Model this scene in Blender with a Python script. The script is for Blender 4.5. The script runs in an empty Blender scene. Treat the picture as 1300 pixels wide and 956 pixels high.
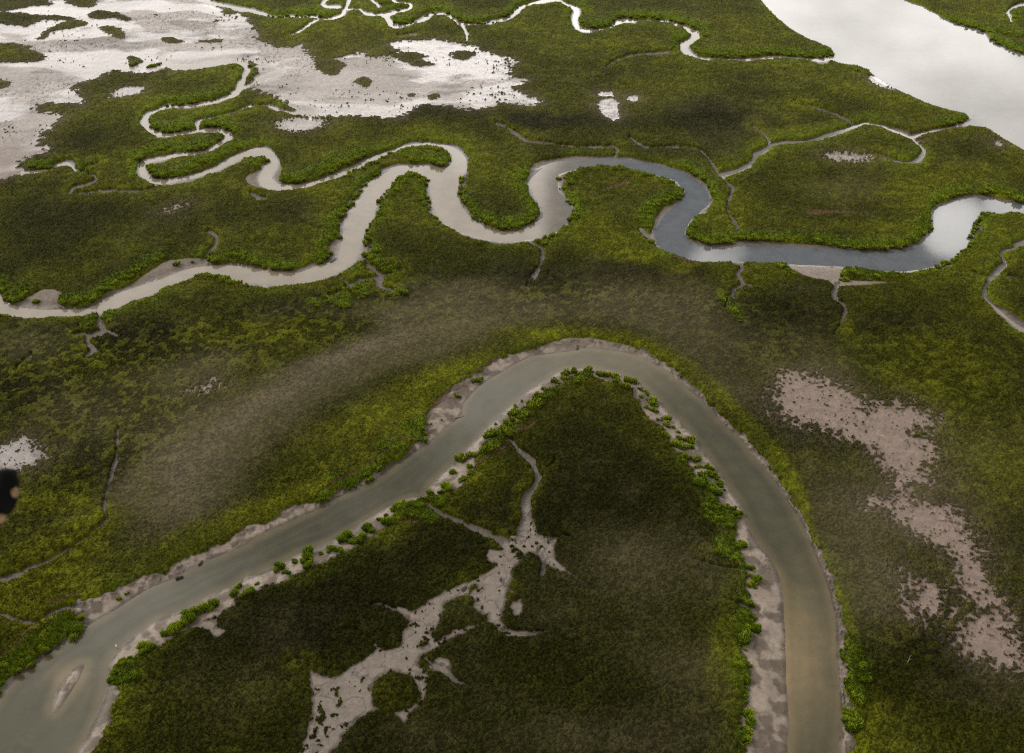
import bpy, math, random
import numpy as np
random.seed(7); RNG = np.random.default_rng(11)
sc = bpy.context.scene
COL = sc.collection

# ------------------------------------------------------------------ view
H = 200.0; PITCH = math.radians(35.0); F = 35.0/36.0*1300.0; CX, CY = 650.0, 433.0
cp, sp = math.cos(PITCH), math.sin(PITCH)
def unproj(px, py, z=0.0):
    dx = (np.asarray(px, float)-CX)/F; dy = (CY-np.asarray(py, float))/F
    t = (H-z)/(sp-dy*cp)
    return t*dx, t*(cp+dy*sp)
def P3(px, py, z=0.0):
    x, y = unproj(px, py, z); return (float(x), float(y), z)
def mpp(py):                                   # metres across one photo pixel
    dy = (CY-py)/F
    return H/(sp-dy*cp)/F

# ------------------------------------------------------------------ noise
def _h(ix, iy, s):
    n = (ix.astype(np.int64)*374761393 + iy.astype(np.int64)*668265263 + s*974634777) & 0xffffffff
    n = ((n ^ (n >> 13))*1274126177) & 0xffffffff
    n = ((n ^ (n >> 16))*2246822519) & 0xffffffff
    return ((n ^ (n >> 15)) & 0xffff)/65535.0
def vnoise(x, y, s=0):
    ix = np.floor(x); iy = np.floor(y); fx = x-ix; fy = y-iy
    fx = fx*fx*(3-2*fx); fy = fy*fy*(3-2*fy)
    a = _h(ix, iy, s); b = _h(ix+1, iy, s); c = _h(ix, iy+1, s); d = _h(ix+1, iy+1, s)
    return (a*(1-fx)+b*fx)*(1-fy)+(c*(1-fx)+d*fx)*fy
def fbm(x, y, scale, oct=4, s=0):
    r = 0; a = 1; t = 0; x = x/scale; y = y/scale
    for k in range(oct):
        r = r+a*vnoise(x+17.3*k, y-9.1*k, s+k*31); t += a; a *= .55
        x, y = (x*1.8+y*.9), (y*1.8-x*.9)
    return r/t
def sstep(a, b, x):
    t = np.clip((x-a)/(b-a), 0, 1); return t*t*(3-2*t)

# ------------------------------------------------------------------ traced layout
def Q(x0, y0, s):                              # map coordinates read off an enlarged sheet
    v = [float(t) for t in s.split()]
    return [(x0+v[i]/3.8235, y0+v[i+1]/3.8235) for i in range(0, len(v), 2)]
def smooth(pts, n=3, closed=True):
    p = np.array(pts, float); N = len(p); out = []
    rng = range(N if closed else N-1)
    for i in rng:
        if closed: a, b, c, d = p[i-1], p[i], p[(i+1) % N], p[(i+2) % N]
        else: a, b, c, d = p[max(i-1, 0)], p[i], p[i+1], p[min(i+2, N-1)]
        for k in range(n):
            t = k/n
            out.append(.5*((2*b)+(c-a)*t+(2*a-5*b+4*c-d)*t*t+(3*b-a-3*c+d)*t**3))
    if not closed: out.append(p[-1])
    return np.array(out)

A_out_w = [(-110,1080),(-38,960),(-8,900),(17,866)]+Q(0,640,"200 760 300 680 400 625 430 590 520 540 600 490 720 410 850 360 940 305 1060 255 1200 195")+Q(320,640,"0 170 150 100 260 50")+Q(320,420,"310 870 400 815 500 775 600 725 700 650 790 590 870 540 930 480 990 435 1020 400 1030 350 1080 290 1150 235 1220 195")+Q(640,420,"0 190 100 135 170 118 350 95 370 85 490 92 620 115 740 170 820 225 900 290 990 370 1060 450 1150 530 1220 620 1300 710")+Q(960,420,"130 790")+Q(960,640,"170 15 230 120 290 260 340 380 375 500 390 620 385 720 400 860")+[(1066,900),(1064,960),(1058,1060),(1040,1250)]
A_in_w = [(960,1250),(990,1060),(1000,960),(1001,900),(999,865),(997,797),(993,745),(985,720),(975,703),(962,690),(951,669),(943,647)]+Q(640,420,"1100 770 1040 680 980 600 920 520 860 440 800 400 740 330 660 260 560 210 490 190 380 180 290 190 230 220 150 270 60 335 0 390")+Q(320,420,"1130 480 1060 555 1000 620 930 680 860 760 830 810 780 808 720 830 650 860")+Q(320,640,"600 50 500 110 380 180 250 230 130 290 0 350")+Q(0,640,"1200 345 1120 400 1030 435 960 475 880 515 760 560 700 600 620 660 560 720 530 770 520 860")+[(130,890),(112,930),(80,980),(20,1080)]
A_out_g = [(-135,1070),(-62,950),(-24,890),(5,858)]+Q(0,640,"110 790 200 730 330 650 400 600 410 560 360 510 380 470 480 450 560 410 700 350 800 330 900 260 1000 230 1100 180 1200 120")+Q(320,640,"0 100 100 80 200 20")+Q(320,420,"150 870 250 830 330 830 400 790 470 760 540 725 590 690 720 620 800 540 850 480 860 410 930 330 1000 260 1100 200 1200 130 1300 100")+Q(640,420,"150 85 250 50 370 45 500 50 620 75 740 125 850 205 940 280 1040 400 1150 490 1230 580 1300 670")+Q(960,640,"200 30 250 130 310 240 370 350 390 450 410 570 430 640 410 700 430 800 440 860")+[(1080,900),(1078,960),(1074,1060),(1060,1250)]
A_in_g = [(930,1250),(945,1060),(950,960),(946,900),(949,866),(954,847),(943,818),(962,802),(964,781),(959,773),(951,745),(949,716),(941,679),(941,656),(936,640)]+Q(640,420,"1100 860 1050 800 1000 740 940 680 900 620 840 560 800 480 740 430 680 370 640 280 530 235 470 215 430 190 350 195 270 235 200 275 150 300 60 380 20 430")+Q(320,420,"1260 430 1200 475 1150 500 1100 560 1060 650 1000 745 940 760 860 790 700 850")+Q(320,640,"650 90 550 150 440 210 370 240 280 290 100 360 0 400")+Q(0,640,"1200 410 1130 440 1060 520 900 590 800 640 700 690 600 740 550 800 540 865")+[(136,892),(119,936),(88,990),(32,1090)]
W_A = smooth(A_out_w+A_in_w, 2); G_A = smooth(A_out_g+A_in_g, 2)

B_w = [(-160,330),(-60,352),(0,373)]+Q(0,210,"40 670 100 690 200 700 310 700 430 695 500 650 600 610 700 580 800 545 900 505 1000 490 1100 485 1200 490")+Q(320,210,"0 495 100 515 200 525 260 510 330 480 400 460 430 390 440 330 450 270 480 210 510 150 560 90 620 50 680 15")+Q(320,0,"640 830 720 805 860 800 940 815 965 790 972 745 1000 735 1030 790")+Q(320,210,"1020 10 1005 80 1000 150 1010 190 1040 230 1080 270 1150 310 1200 325")+Q(640,210,"0 315 60 320 130 290 190 250 180 210 150 150 120 105 130 60 190 10")+Q(640,0,"160 820 230 790 330 775 450 770 540 765 640 785 740 800 840 830")+Q(640,210,"800 10 880 40 940 80 980 120 1000 170 970 210 930 245 890 290 875 330 890 360 940 390 1010 400 1100 398 1180 385")+Q(960,210,"0 388 150 392 330 405 450 410 600 420 740 408 790 385 840 340 860 290 865 220 920 190 1000 165 1060 155 1140 160 1200 175")+[(1300,260),(1335,272),(1420,300),(1560,330),(1560,372),(1420,338),(1330,292),(1300,272)]+Q(960,210,"1240 225 1160 230 1100 220 1075 250 1070 300 1040 350 1030 390 1000 420 960 445 920 470 860 490 790 505 700 515 560 510 400 490 200 483 60 472")+Q(640,210,"1230 475 1180 470 1080 465 1000 465 900 455 850 440 790 420 760 400 740 370 730 330 750 290 780 240 830 205 850 165 880 130 860 110 840 80 790 60 700 40 600 15 480 0 430 8 350 20 280 40 260 60 265 130 300 160 330 210 330 240 300 285 260 320 210 350 130 360 60 365")+Q(320,210,"1200 370 1100 350 1000 320 930 290 900 250 880 200 870 150 860 100 850 60 790 35 730 45 690 90 630 130 615 170 600 220 575 270 550 320 530 380 510 440 480 475 430 510 370 545 280 570 200 580 100 585 0 570")+Q(0,210,"1200 575 1150 565 1130 550 1040 530 960 535 880 570 790 600 700 640 600 680 500 715 400 730 260 735 150 740 80 735")+[(0,400),(-60,385),(-160,365)]
W_B = smooth(B_w, 2)

R_w = [(860,-200),(930,-60),(955,-20),(968,0)]+Q(960,0,"80 60 150 120 220 170 310 210 370 240 385 265 350 290 480 325 550 345 610 385 700 440 780 480 870 515 970 540 1030 565 1050 580 1020 606 1080 612 1130 625 1200 665 1300 725")+[(1380,235),(1500,300),(1800,420),(2100,420),(1800,260),(1500,150),(1400,110)]+Q(960,0,"1300 270 1230 245 1170 215 1125 190 1110 165 1060 140 940 105 860 60 790 25 720 0")+[(1110,-20),(1040,-60),(960,-200)]
W_R = smooth(R_w, 2)

# bare tidal mud and pan outlines
MUD = [
 Q(0,210,"40 680 80 665 150 640 220 605 300 620 275 665 330 695 430 690 540 610 600 600 700 540 760 500 830 465 990 455 1010 495 900 520 700 600 500 680 300 715 100 705"),
 Q(960,210,"150 478 180 515 270 550 350 565 385 595 420 592 630 574 500 567 425 557 410 525 430 500 560 515 700 528 800 518 900 505 945 490 915 460 800 495 560 505 300 480"),
 Q(960,210,"860 200 930 175 1060 148 1200 165 1300 180 1300 200 1060 165 900 220 870 300 800 400 740 415 760 395 820 340 845 290"),
 Q(640,210,"760 405 700 372 650 312 680 310 712 335 735 260 780 205 840 190 860 180 800 240 750 330"),
 Q(640,210,"870 330 900 380 980 402 1080 405 1300 392 1300 375 1200 360 1100 385 1000 388 920 370"),
 Q(960,210,"0 375 200 380 330 392 450 398 600 410 740 400 720 412 600 430 300 405 0 392"),
 Q(320,210,"570 70 480 150 450 240 425 330 405 400 370 400 405 440 380 460 300 470 220 505 100 500 0 480 0 500 200 530 330 490 440 420 480 250 580 90"),
 Q(320,210,"610 170 580 260 545 330 580 400 600 410 560 460 500 470 540 380 600 240"),
 Q(0,210,"1120 545 1210 572 1300 582 1300 600 1200 588 1140 575"),
 Q(0,210,"1200 60 1240 30 1300 0 1360 -20 1360 60 1300 110 1220 105 1200 80"),
 Q(640,0,"150 795 230 775 330 760 450 762 400 780 230 800 150 860 120 840"),
 Q(640,420,"250 60 350 40 480 50 620 85 740 150 860 240 840 240 740 180 600 120 480 95 350 95 250 110"),
]
for i in range(len(MUD)): MUD[i] = smooth(MUD[i], 2)
FLAT = smooth([(636,687)]+Q(320,640,"1160 250 1170 300 1090 350 1000 390 860 470 800 520 740 505 700 508 770 570 740 620 700 690 610 695 590 640 560 640 600 700 500 780 400 835 320 830 275 790 285 865")+[(398,895),(392,930),(372,975),(340,1040),(366,1050),(402,985),(436,935),(470,900),(500,903),(512,925),(522,905),(532,890),(542,868)]+Q(320,640,"850 800 812 770 820 730 900 690 1000 640 1060 620 1100 590 1130 560 1180 590 1250 640 1320 632 1300 612 1250 605 1212 560 1222 480 1250 400 1285 300")+Q(640,640,"60 330 90 250 150 235 200 280 280 322 345 352 250 270 240 200 245 165 160 150 130 10 80 0 90 80 60 130"), 2)
ISLE = [Q(320,640,"940 490 1000 450 1080 450 1090 520 1150 530 1120 580 1060 600 1000 610 940 650 880 650 870 620 920 570"),
        Q(320,640,"590 868 640 830 720 815 780 860 800 920 760 990 640 1000 580 930"),
        Q(320,640,"1040 400 1080 380 1100 410 1060 430"), Q(320,640,"800 690 830 665 850 680 820 700")]
HOLE = [Q(320,640,"860 770 890 745 930 760 930 800 880 810"), Q(640,640,"50 480 85 490 80 530 55 540"), Q(320,640,"1300 470 1270 500 1290 540 1310 520"),
        Q(0,640,"930 590 960 560 1040 560 1050 600 1080 620 1040 640 1010 610"), Q(320,640,"1140 240 1170 230 1180 290 1150 290")]
PANS = [  # outline, wetness, edge softness in metres
 (Q(0,0,"-600 -60 1000 -60 1000 0 1060 30 1150 60 1210 80 1210 130 1240 170 1250 200 1300 210")+Q(320,0,"100 225 200 230 250 205 265 260 310 300 400 290 430 280 500 265 540 250 570 280 650 275 720 290 780 285 700 235 670 210 760 200 900 190 960 205 1100 230 1120 250 1200 270 1270 300 1240 330 1270 370")+Q(640,0,"0 280 45 300 30 340 50 375 110 390 50 430 100 460 160 495 130 508 0 505")+Q(320,0,"1190 500 1120 525 1000 520 900 505 810 505 770 545 690 572 650 570 620 555 500 565 380 565 300 560 200 545 180 510 120 470 0 435")+Q(0,0,"1230 420 1265 340 1230 305 1180 285 1120 298 1050 303 950 335 880 345 800 335 750 350 680 355 600 350 540 340 500 370 430 395 370 410 370 450 400 480 390 510 300 510 200 505 170 530 210 550 300 560 270 600 220 640 180 680 210 720 220 740 120 770 100 800 130 840 60 860 -100 880 -600 850"), .5, 3.5),
 (Q(0,0,"540 470 590 432 690 425 682 450 600 466"), .4, 1.5),
 (Q(320,0,"130 600 200 575 360 575 340 610 250 640 160 635"), .3, 2.5),
 (Q(640,0,"465 448 515 448 518 464 465 464"), .7, 1), (Q(640,0,"445 505 500 483 552 500 545 520 562 550 530 582 480 550"), .5, 1.5),
 (Q(640,0,"600 470 640 466 640 490 610 488"), .5, 1.2),
 (Q(960,0,"545 372 580 368 630 392 670 432 620 425 570 395"), .8, .8),
 (Q(960,0,"340 750 400 742 520 752 520 775 420 780"), .4, 3), (Q(960,0,"1160 690 1185 685 1180 708 1165 705"), .7, 1),
 (Q(0,210,"790 228 820 210 885 195 885 207 840 226"), .2, 2.5),
 (Q(0,420,"-80 560 0 575 60 540 110 525 150 560 200 600 170 650 90 662 0 668 -80 670"), .15, 2.0),
 (Q(0,420,"915 302 960 276 1045 262 1000 292"), .1, 3),
 (Q(960,420,"120 230 200 220 300 235 380 280 480 320 500 352 530 395 560 368 620 370 720 370 800 390 828 420 800 460 755 480 750 520 825 530 850 610 830 640 790 650 820 690 850 720 760 740 740 780 770 830 900 850 950 880")+Q(960,640,"950 50 1010 130 1060 180 1130 290 1150 400 1200 500 1240 620 1300 690 1360 760 1300 770 1200 760 1050 700 990 650 980 590 1000 560 1060 540 1110 520 1080 480 990 420 940 330 910 240 860 210 820 170 790 110 720 60 690 20")+Q(960,420,"580 845 560 830 680 820 690 780 660 720 690 690 600 650 620 600 570 580 560 530 440 520 300 470 250 470 170 450 110 430 80 370 60 330"), .0, 3.2),
 (Q(960,640,"720 370 790 360 850 400 900 480 880 500 830 550 770 500 740 430"), .0, 4.5),
]
VPATCH = [Q(0,0,"-300 60 60 60 160 70 340 80 340 100 220 95 130 130 30 120 -300 120"), Q(0,0,"-400 195 100 212 150 240 240 275 160 305 60 305 -400 300"),
 Q(0,0,"180 190 230 140 330 100 390 100 430 120 340 140 250 155 240 180"), Q(0,0,"490 130 540 125 600 150 600 190 560 185 520 160"),
 Q(0,0,"420 80 450 55 520 50 580 65 640 90 620 110 560 90 460 90"), Q(0,0,"-300 -60 160 -40 250 10 230 30 140 30 60 50 -300 50"), Q(0,0,"290 -60 500 -60 470 10 430 35 320 15"),
 Q(0,0,"-80 380 50 400 30 430 -80 430"), Q(0,0,"620 270 660 280 690 300 650 320 630 310"), Q(0,0,"740 70 775 68 775 80 745 80"),
 Q(320,0,"300 310 340 290 440 295 445 320 410 360 350 360"), Q(320,0,"720 265 760 250 850 268 820 290 880 310 840 325 770 315 720 290"), Q(320,0,"950 265 1000 248 1080 250 1080 270 1020 295"),
 Q(320,0,"500 400 530 378 575 378 580 405 540 425"), Q(320,0,"825 465 900 455 905 470 870 485"), Q(320,0,"755 460 790 455 790 468"), Q(320,0,"1260 425 1300 415 1300 440"),
 Q(0,0,"780 190 820 180 880 195 880 210 810 212"), Q(0,0,"950 200 1000 192 1080 190 1075 208 960 210"), Q(0,0,"1085 45 1150 40 1165 60 1090 72"),Q(0,0,"1155 65 1240 55 1240 75 1200 85")]
# narrow creeks: "x y width" in photo pixels ; kind: w = holds water, m = bare mud only
def CR(kind, s):
    v = [float(t) for t in s.split()]
    return kind, np.array(v).reshape(-1, 3)
CREEK = [
 CR('m', "1073 398 3 1066 412 2.5 1058 426 1.5"), CR('m', "1262 350 3 1245 352 2 1232 346 1"), CR('m', "444 366 3 438 358 2 430 352 1"), CR('m', "478 346 3 490 342 2 500 336 1"), CR('m', "932 372 3 924 380 2 920 392 1"), CR('m', "115 427 3 104 424 2 94 426 1"), CR('m', "681 346 3 672 356 2 668 366 1"), CR('m', "104 222 3 112 212 2 126 208 1"),
 CR('m', "500 775 4 484 768 2.5 470 770 1"), CR('m', "462 808 4 448 800 3 436 803 1"), CR('m', "393 846 5 380 838 3 366 842 1.5"), CR('m', "640 800 4 668 806 3 690 803 1"), CR('m', "540 838 4 560 850 4 580 866 3 600 872 1"),
 CR('m', "606 735 5 596 742 3 590 752 2"), CR('m', "700 690 4 712 682 2 726 684 1"), CR('m', "650 752 4 640 742 3 634 730 1"), CR('m', "684 700 4 690 716 3 688 730 1"),
 CR('w', "586 212 18 584 202 16 577 193 11 562 186 6 542 184 6 520 186 6 500 192 7 480 200 8 460 208 9 445 216 10 425 224 9 398 233 7 372 238 7 352 237 9 338 229 19 340 217 17 347 206 14 341 195 13 325 193 13 301 200 10 277 213 7 251 222 7 225 228 6 209 231 7 191 228 9 181 218 10 182 208 10 194 203 8 225 197 7 248 195 6 267 191 6 282 181 8 291 173 9 282 167 8 262 166 7 235 169 6 217 171 7 196 169 8 186 160 9 184 152 9 194 144 7 209 137 6 235 135 5 262 131 5 282 126 6 301 118 9 305 109 9 311 99 7 315 89 6 311 82 6 293 79 5 275 82 6 248 86 6 222 86 5 209 81 4 205 75 3"),
 CR('w', "309 112 5 325 103 4 340 97 5 357 92 3"),
 CR('w', "251 163 4 253 155 3.5 272 149 2.5 296 143 2 314 136 2.5 340 135 3 359 141 3 398 146 3"),
 CR('w', "30 220 3 60 216 3.5 78 209 3.5 88 209 3.5 96 218 3"), CR('m', "96 218 3 108 220 3 118 224 4 122 229 5 112 235 5 94 240 5 89 247 5"),
 CR('m', "94 247 3 126 244 3 157 244 4 178 244 4 194 240 4 200 234 4"),
 CR('w', "235 -8 4 262 1 4 288 8 4.5 306 12 6 330 16 6.5 346 21 5 372 22 5 398 21 4 414 24 4 432 21 5.5 438 13 5 443 3 5 446 -8 5"),
 CR('w', "432 9 4 417 9 4 410 5 4 417 -2 4"), CR('w', "410 24 4 393 31 5 383 39 4 372 43 2"),
 CR('w', "438 12 3 456 12 2.5 466 18 3 482 19 6 490 20 10 503 16 6 519 11 6 521 5 5 503 3 4 492 -6 4"),
 CR('w', "490 20 10 494 27 10 500 34 6 514 32 3 534 27 5 542 22 6 550 17 6 566 18 6 576 25 6 592 31 5 616 30 4 634 26 5 647 22 7 655 16 7.5 664 8 7.5 684 3 6 705 0 4 722 7 4 732 13 9 730 24 10 732 33 9 742 39 5 763 38 4 779 33 5 789 27 8 807 27 4 836 26 2.5 854 29 4 875 39 7 883 44 13 878 52 13 868 58 12 873 67 10 886 73 5 907 75 4 941 76 4 959 75 5 981 73 6 999 73 4 1023 75 4 1044 77 6 1056 73 8"),
 CR('w', "467 -4 3 478 5 3 482 9 2"), CR('w', "586 31 4 592 42 3 593 52 2"), CR('m', "505 46 2 527 44 4"), 
 CR('w', "1230 156 4 1208 162 4 1188 166 6 1169 171 4 1156 175 5 1143 170 4 1122 161 5 1101 157 4 1086 161 6 1072 166 5 1046 174 5 1028 179 5 1002 181 5 981 184 6 960 199 6 954 207 6 936 217 6 915 223 5"),
 CR('m', "915 223 4 920 230 3 930 241 3.5 926 252 3.5 924 268 4 936 290 4"), CR('m', "977 183 2.5 972 173 3 956 162 2.5"), CR('m', "1080 157 3.5 1065 148 3.5 1038 139 3 1007 128 2"),
 CR('w', "1156 176 5 1172 190 5 1167 201 5 1156 207 4 1135 205 3"), CR('m', "1135 205 3 1110 196 3 1091 199 3 1054 196 3"),
 CR('m', "629 157 2.5 645 164 3 653 170 4 671 180 4 692 183 3 739 188 2.5 781 188 3 781 199 4"), CR('m', "800 176 2.5 810 183 3 823 188 3 875 188 3 896 199 3 912 222 3"),
 CR('m', "769 86 2 786 76 3 813 69 3 839 68 3.5 857 63 3"), CR('w', "1284 28 3 1282 22 5 1280 15 4 1290 9 3 1310 5 3"),
 CR('w', "1330 295 4 1300 309 4.5 1284 317 5 1271 322 5 1275 336 6 1261 349 6 1253 362 7 1249 377 6 1269 396 5 1287 411 4.5 1300 419 4 1330 432 3"), CR('m', "1264 348 4 1280 352 3 1300 356 3"),
 CR('m', "1065 362 6 1058 377 6 1072 390 3 1073 400 2"), CR('m', "930 335 4 941 338 5 941 343 5 936 349 5 943 362 5 930 370 4 932 382 3"), CR('m', "943 362 4 952 362 4"),
 CR('m', "669 305 4 687 317 5 688 330 5.5 681 346 4 678 356 2"), CR('m', "470 312 7 470 325 5.5 466 336 6 477 346 6 483 354 7 480 363 5 498 371 2"), CR('m', "477 353 4 456 358 5 432 371 5 419 377 3"), CR('m', "483 352 4 508 346 2"),
 CR('m', "128 398 7 128 411 8 131 422 6 115 427 5 112 437 5 120 446 6 110 454 4"), CR('m', "131 420 4 150 427 4"), CR('m', "258 330 6 272 315 5 275 302 4 264 294 3"),
 CR('m', "150 546 2 148 582 2.5 144 600 3 136 624 3.5 133 648 3 136 661 5 120 674 5.5 105 687 4 68 709 4 39 724 5.5 21 732 6 0 738 6 -60 760 6"),
 CR('m', "-60 770 5 0 781 5 16 786 5 42 792 5 65 781 5 84 773 6 108 772 6"),
 CR('m', "894 716 2.5 917 722 3.5 945 724 5"), CR('m', "920 762 2 941 768 4 962 775 6"),
 CR('m', "537 636 7 556 652 5 581 663 6 615 677 9 640 690 14"), CR('m', "622 545 5 634 548 4 647 559 5 660 574 6 674 587 6 684 608 7 677 621 8 667 636 10 666 661 13 662 684 18"), CR('m', "684 598 3 697 594 3 705 586 1"),
 CR('m', "318 246 4 328 252 5 338 254 4"), CR('m', "40 452 3 20 470 2"), CR('m',"805 493 6 811 506 4"),
]
# ------------------------------------------------------------------ grid
def ramp_out(a, b, n): return a+(b-a)*(np.linspace(0, 1, n+1)[1:]**2.2)
ST = 1.0
fx = np.arange(-62.5, 1362.5+.1, ST); fy = np.arange(-25, 985.1, ST)
XS = np.concatenate([ramp_out(fx[0], -2600, 26)[::-1], fx, ramp_out(fx[-1], 3900, 26)])
YS = np.concatenate([(-25-ramp_out(0, 418, 70)*1.0)[::-1], fy, ramp_out(fy[-1], 1750, 22)])
NX, NY = len(XS), len(YS)
PX, PY = np.meshgrid(XS, YS)
WX, WY = unproj(PX, PY)
px = PX.ravel(); py = PY.ravel(); wx = WX.ravel(); wy = WY.ravel()
print('grid', NX, NY, px.size)
MP = mpp(py)
# wobble of traced edges, in metres
wob = (fbm(wx, wy, 5.0, 4, 3)-.5)
wob2 = (fbm(wx, wy, 1.6, 3, 5)-.5)

def blob0(cx, cy, rx, ry):
    return np.exp(-(((px-cx)/rx)**2+((py-cy)/ry)**2)*1.1)
def sdf(poly_px, z=0.0, margin=26.0, soft=0.0):
    """signed distance in metres to an outline traced in the photo (negative inside)"""
    X, Y = unproj(poly_px[:, 0], poly_px[:, 1], z)
    out = np.full(px.size, margin)
    idx = np.nonzero((wx > X.min()-margin) & (wx < X.max()+margin) & (wy > Y.min()-margin) & (wy < Y.max()+margin))[0]
    qx = wx[idx].astype(np.float32); qy = wy[idx].astype(np.float32)
    best = np.full(idx.size, margin**2, np.float32); ins = np.zeros(idx.size, bool)
    n = len(X)
    order = np.argsort(qy, kind='stable'); qx = qx[order]; qy = qy[order]
    for i in range(n):
        ax, ay, bx, by = X[i], Y[i], X[(i+1) % n], Y[(i+1) % n]
        lo = np.searchsorted(qy, min(ay, by)-margin); hi = np.searchsorted(qy, max(ay, by)+margin)
        if hi > lo:
            sx = qx[lo:hi]; sy = qy[lo:hi]
            m = np.nonzero((sx > min(ax, bx)-margin) & (sx < max(ax, bx)+margin))[0]
            ex, ey = bx-ax, by-ay; L = ex*ex+ey*ey+1e-9
            tx = sx[m]; ty = sy[m]
            t = np.clip(((tx-ax)*ex+(ty-ay)*ey)/L, 0, 1)
            d = (tx-ax-t*ex)**2+(ty-ay-t*ey)**2
            mm = m+lo
            best[mm] = np.minimum(best[mm], d)
        if ay != by:
            lo = np.searchsorted(qy, min(ay, by)); hi = np.searchsorted(qy, max(ay, by))
            sy = qy[lo:hi]
            ins[lo:hi] ^= qx[lo:hi] < (bx-ax)*(sy-ay)/(by-ay)+ax
    r = np.empty(idx.size); r[order] = np.where(ins, -1, 1)*np.sqrt(best)
    out[idx] = r
    return out
def line_px(pts, margin=24.0):
    """distance in photo pixels to a polyline minus its half width"""
    out = np.full(px.size, margin)
    c = smooth(pts, 4, closed=False)
    inb = np.nonzero((px > c[:, 0].min()-30) & (px < c[:, 0].max()+30) & (py > c[:, 1].min()-30) & (py < c[:, 1].max()+30))[0]
    qx = px[inb]; qy = py[inb]; r = out[inb]
    for i in range(len(c)-1):
        a = c[i]; b = c[i+1]
        lo = np.searchsorted(qy, min(a[1], b[1])-24); hi = np.searchsorted(qy, max(a[1], b[1])+24)
        sx = qx[lo:hi]; sy = qy[lo:hi]
        m = np.nonzero((sx > min(a[0], b[0])-24) & (sx < max(a[0], b[0])+24))[0]
        e = b[:2]-a[:2]; L = e@e+1e-9
        t = np.clip(((sx[m]-a[0])*e[0]+(sy[m]-a[1])*e[1])/L, 0, 1)
        d = np.hypot(sx[m]-a[0]-t*e[0], sy[m]-a[1]-t*e[1])-.5*(a[2]+(b[2]-a[2])*t)
        r[m+lo] = np.minimum(r[m+lo], d)
    out[inb] = r
    return out+.5*np.maximum(out-12, 0)**2

ZG = 1.25                                        # height at which the grass edge was traced
big = 26.0
dW_A = sdf(W_A)
for q in [[(64,900),(70,882),(78,866),(87,854),(98,845),(107,843),(103,855),(95,870),(84,888),(70,906)]]:
    dW_A = np.maximum(dW_A, -sdf(smooth(q, 2)))
dW_B = sdf(W_B); dW_R = sdf(W_R)
dC = np.full(px.size, 99.0); dT = np.full(px.size, 99.0)
for kind, pts in CREEK:
    p = pts.copy()
    if kind == 'w':
        if p[:, 1].mean() < 100: p[:, 2] *= .62
        elif p[:, 0].mean() > 900: p[:, 2] *= .58
        else: p[:, 2] *= .80
        dC = np.minimum(dC, line_px(p)*MP*1.3)
    else:
        if p[0, 1] < 500: p[:, 2] *= .92
        dT = np.minimum(dT, line_px(p)*MP*1.3)
dW = np.minimum(np.minimum(dW_A, dW_B), np.minimum(dW_R, dC))+wob*.8
# bare ground: distance to the nearest grass edge, negative on bare ground
dG = sdf(G_A, ZG)+wob*2.6+wob2*2.6-.7
il = sdf(smooth(A_in_w+[(20,1300),(960,1300)], 2))
dG = dG-.7*sstep(-10, -6, il)*(il < .5)
flat = sdf(FLAT, ZG*.6)+wob*2.2+wob2*1.2
for q in ISLE: flat = np.maximum(flat, -(sdf(smooth(q, 2), ZG*.6)+wob*3.0+wob2*1.6))
ftuft = fbm(wx, wy, 1.1, 3, 71)+.5*(fbm(wx, wy, 11, 3, 72)-.5)+.10*blob0(610,760,45,60)+.06*blob0(560,800,40,30)
flat = np.where((flat < 0) & (ftuft > .715), np.maximum(flat, (ftuft-.715)*9), flat)
for q in HOLE: flat = np.minimum(flat, sdf(smooth(q, 2), ZG*.6)+wob*4.0+wob2*1.6)
bankB = dW_B-(.9+7.0*np.clip(fbm(wx, wy, 16, 2, 8)-.45, 0, 1)) + wob*2.2+wob2*1.6
bankR = dW_R-(1.2+2.5*np.clip(fbm(wx, wy, 20, 2, 9)-.4, 0, 1)) + wob*1.2
bankC = dC-(.35+5.0*np.clip(fbm(wx, wy, 12, 2, 10)-.45, 0, 1))+wob*1.8+wob2*1.0
trench = dT+wob*2.2+wob2*1.6
mud = np.full(px.size, big)
for q in MUD: mud = np.minimum(mud, sdf(q, .3)+wob*1.2+wob2*.6)
pan = np.full(px.size, big); wetm = np.zeros(px.size)
tuft_n = fbm(wx, wy, 2.2, 3, 21)
for q, wet, soft in PANS:
    s_ = sdf(smooth(q, 2), ZG*.5)+(fbm(wx, wy, 14, 4, 23)-.5)*soft*2.6
    spots = (fbm(wx, wy, 2.0 if wet == .5 else .95, 2, 24)-.5)*soft*(2.4 if wet == .5 else 4.6)-(0 if wet == .5 else .5)
    s_ = s_+spots
    pan = np.minimum(pan, s_); wetm = np.where(s_ < 2, np.maximum(wetm, wet), wetm)
for q in VPATCH: pan = np.maximum(pan, -(sdf(smooth(q, 2), ZG*.5)+wob*5+wob2*4))
# lone tussocks standing on the pans
spot = np.where(py < 250, fbm(wx, wy, 1.3, 2, 25)-.08, fbm(wx, wy, .8, 2, 27)-.075)+.42*(fbm(wx, wy, 26, 2, 26)-.5)
pan = np.where((pan < 0) & (spot > .80), np.maximum(pan, (spot-.80)*30), pan)
bare = np.minimum.reduce([dG, flat, bankB, bankR, bankC, trench, mud, pan])
veg = bare                                      # > 0 : grass grows
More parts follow.
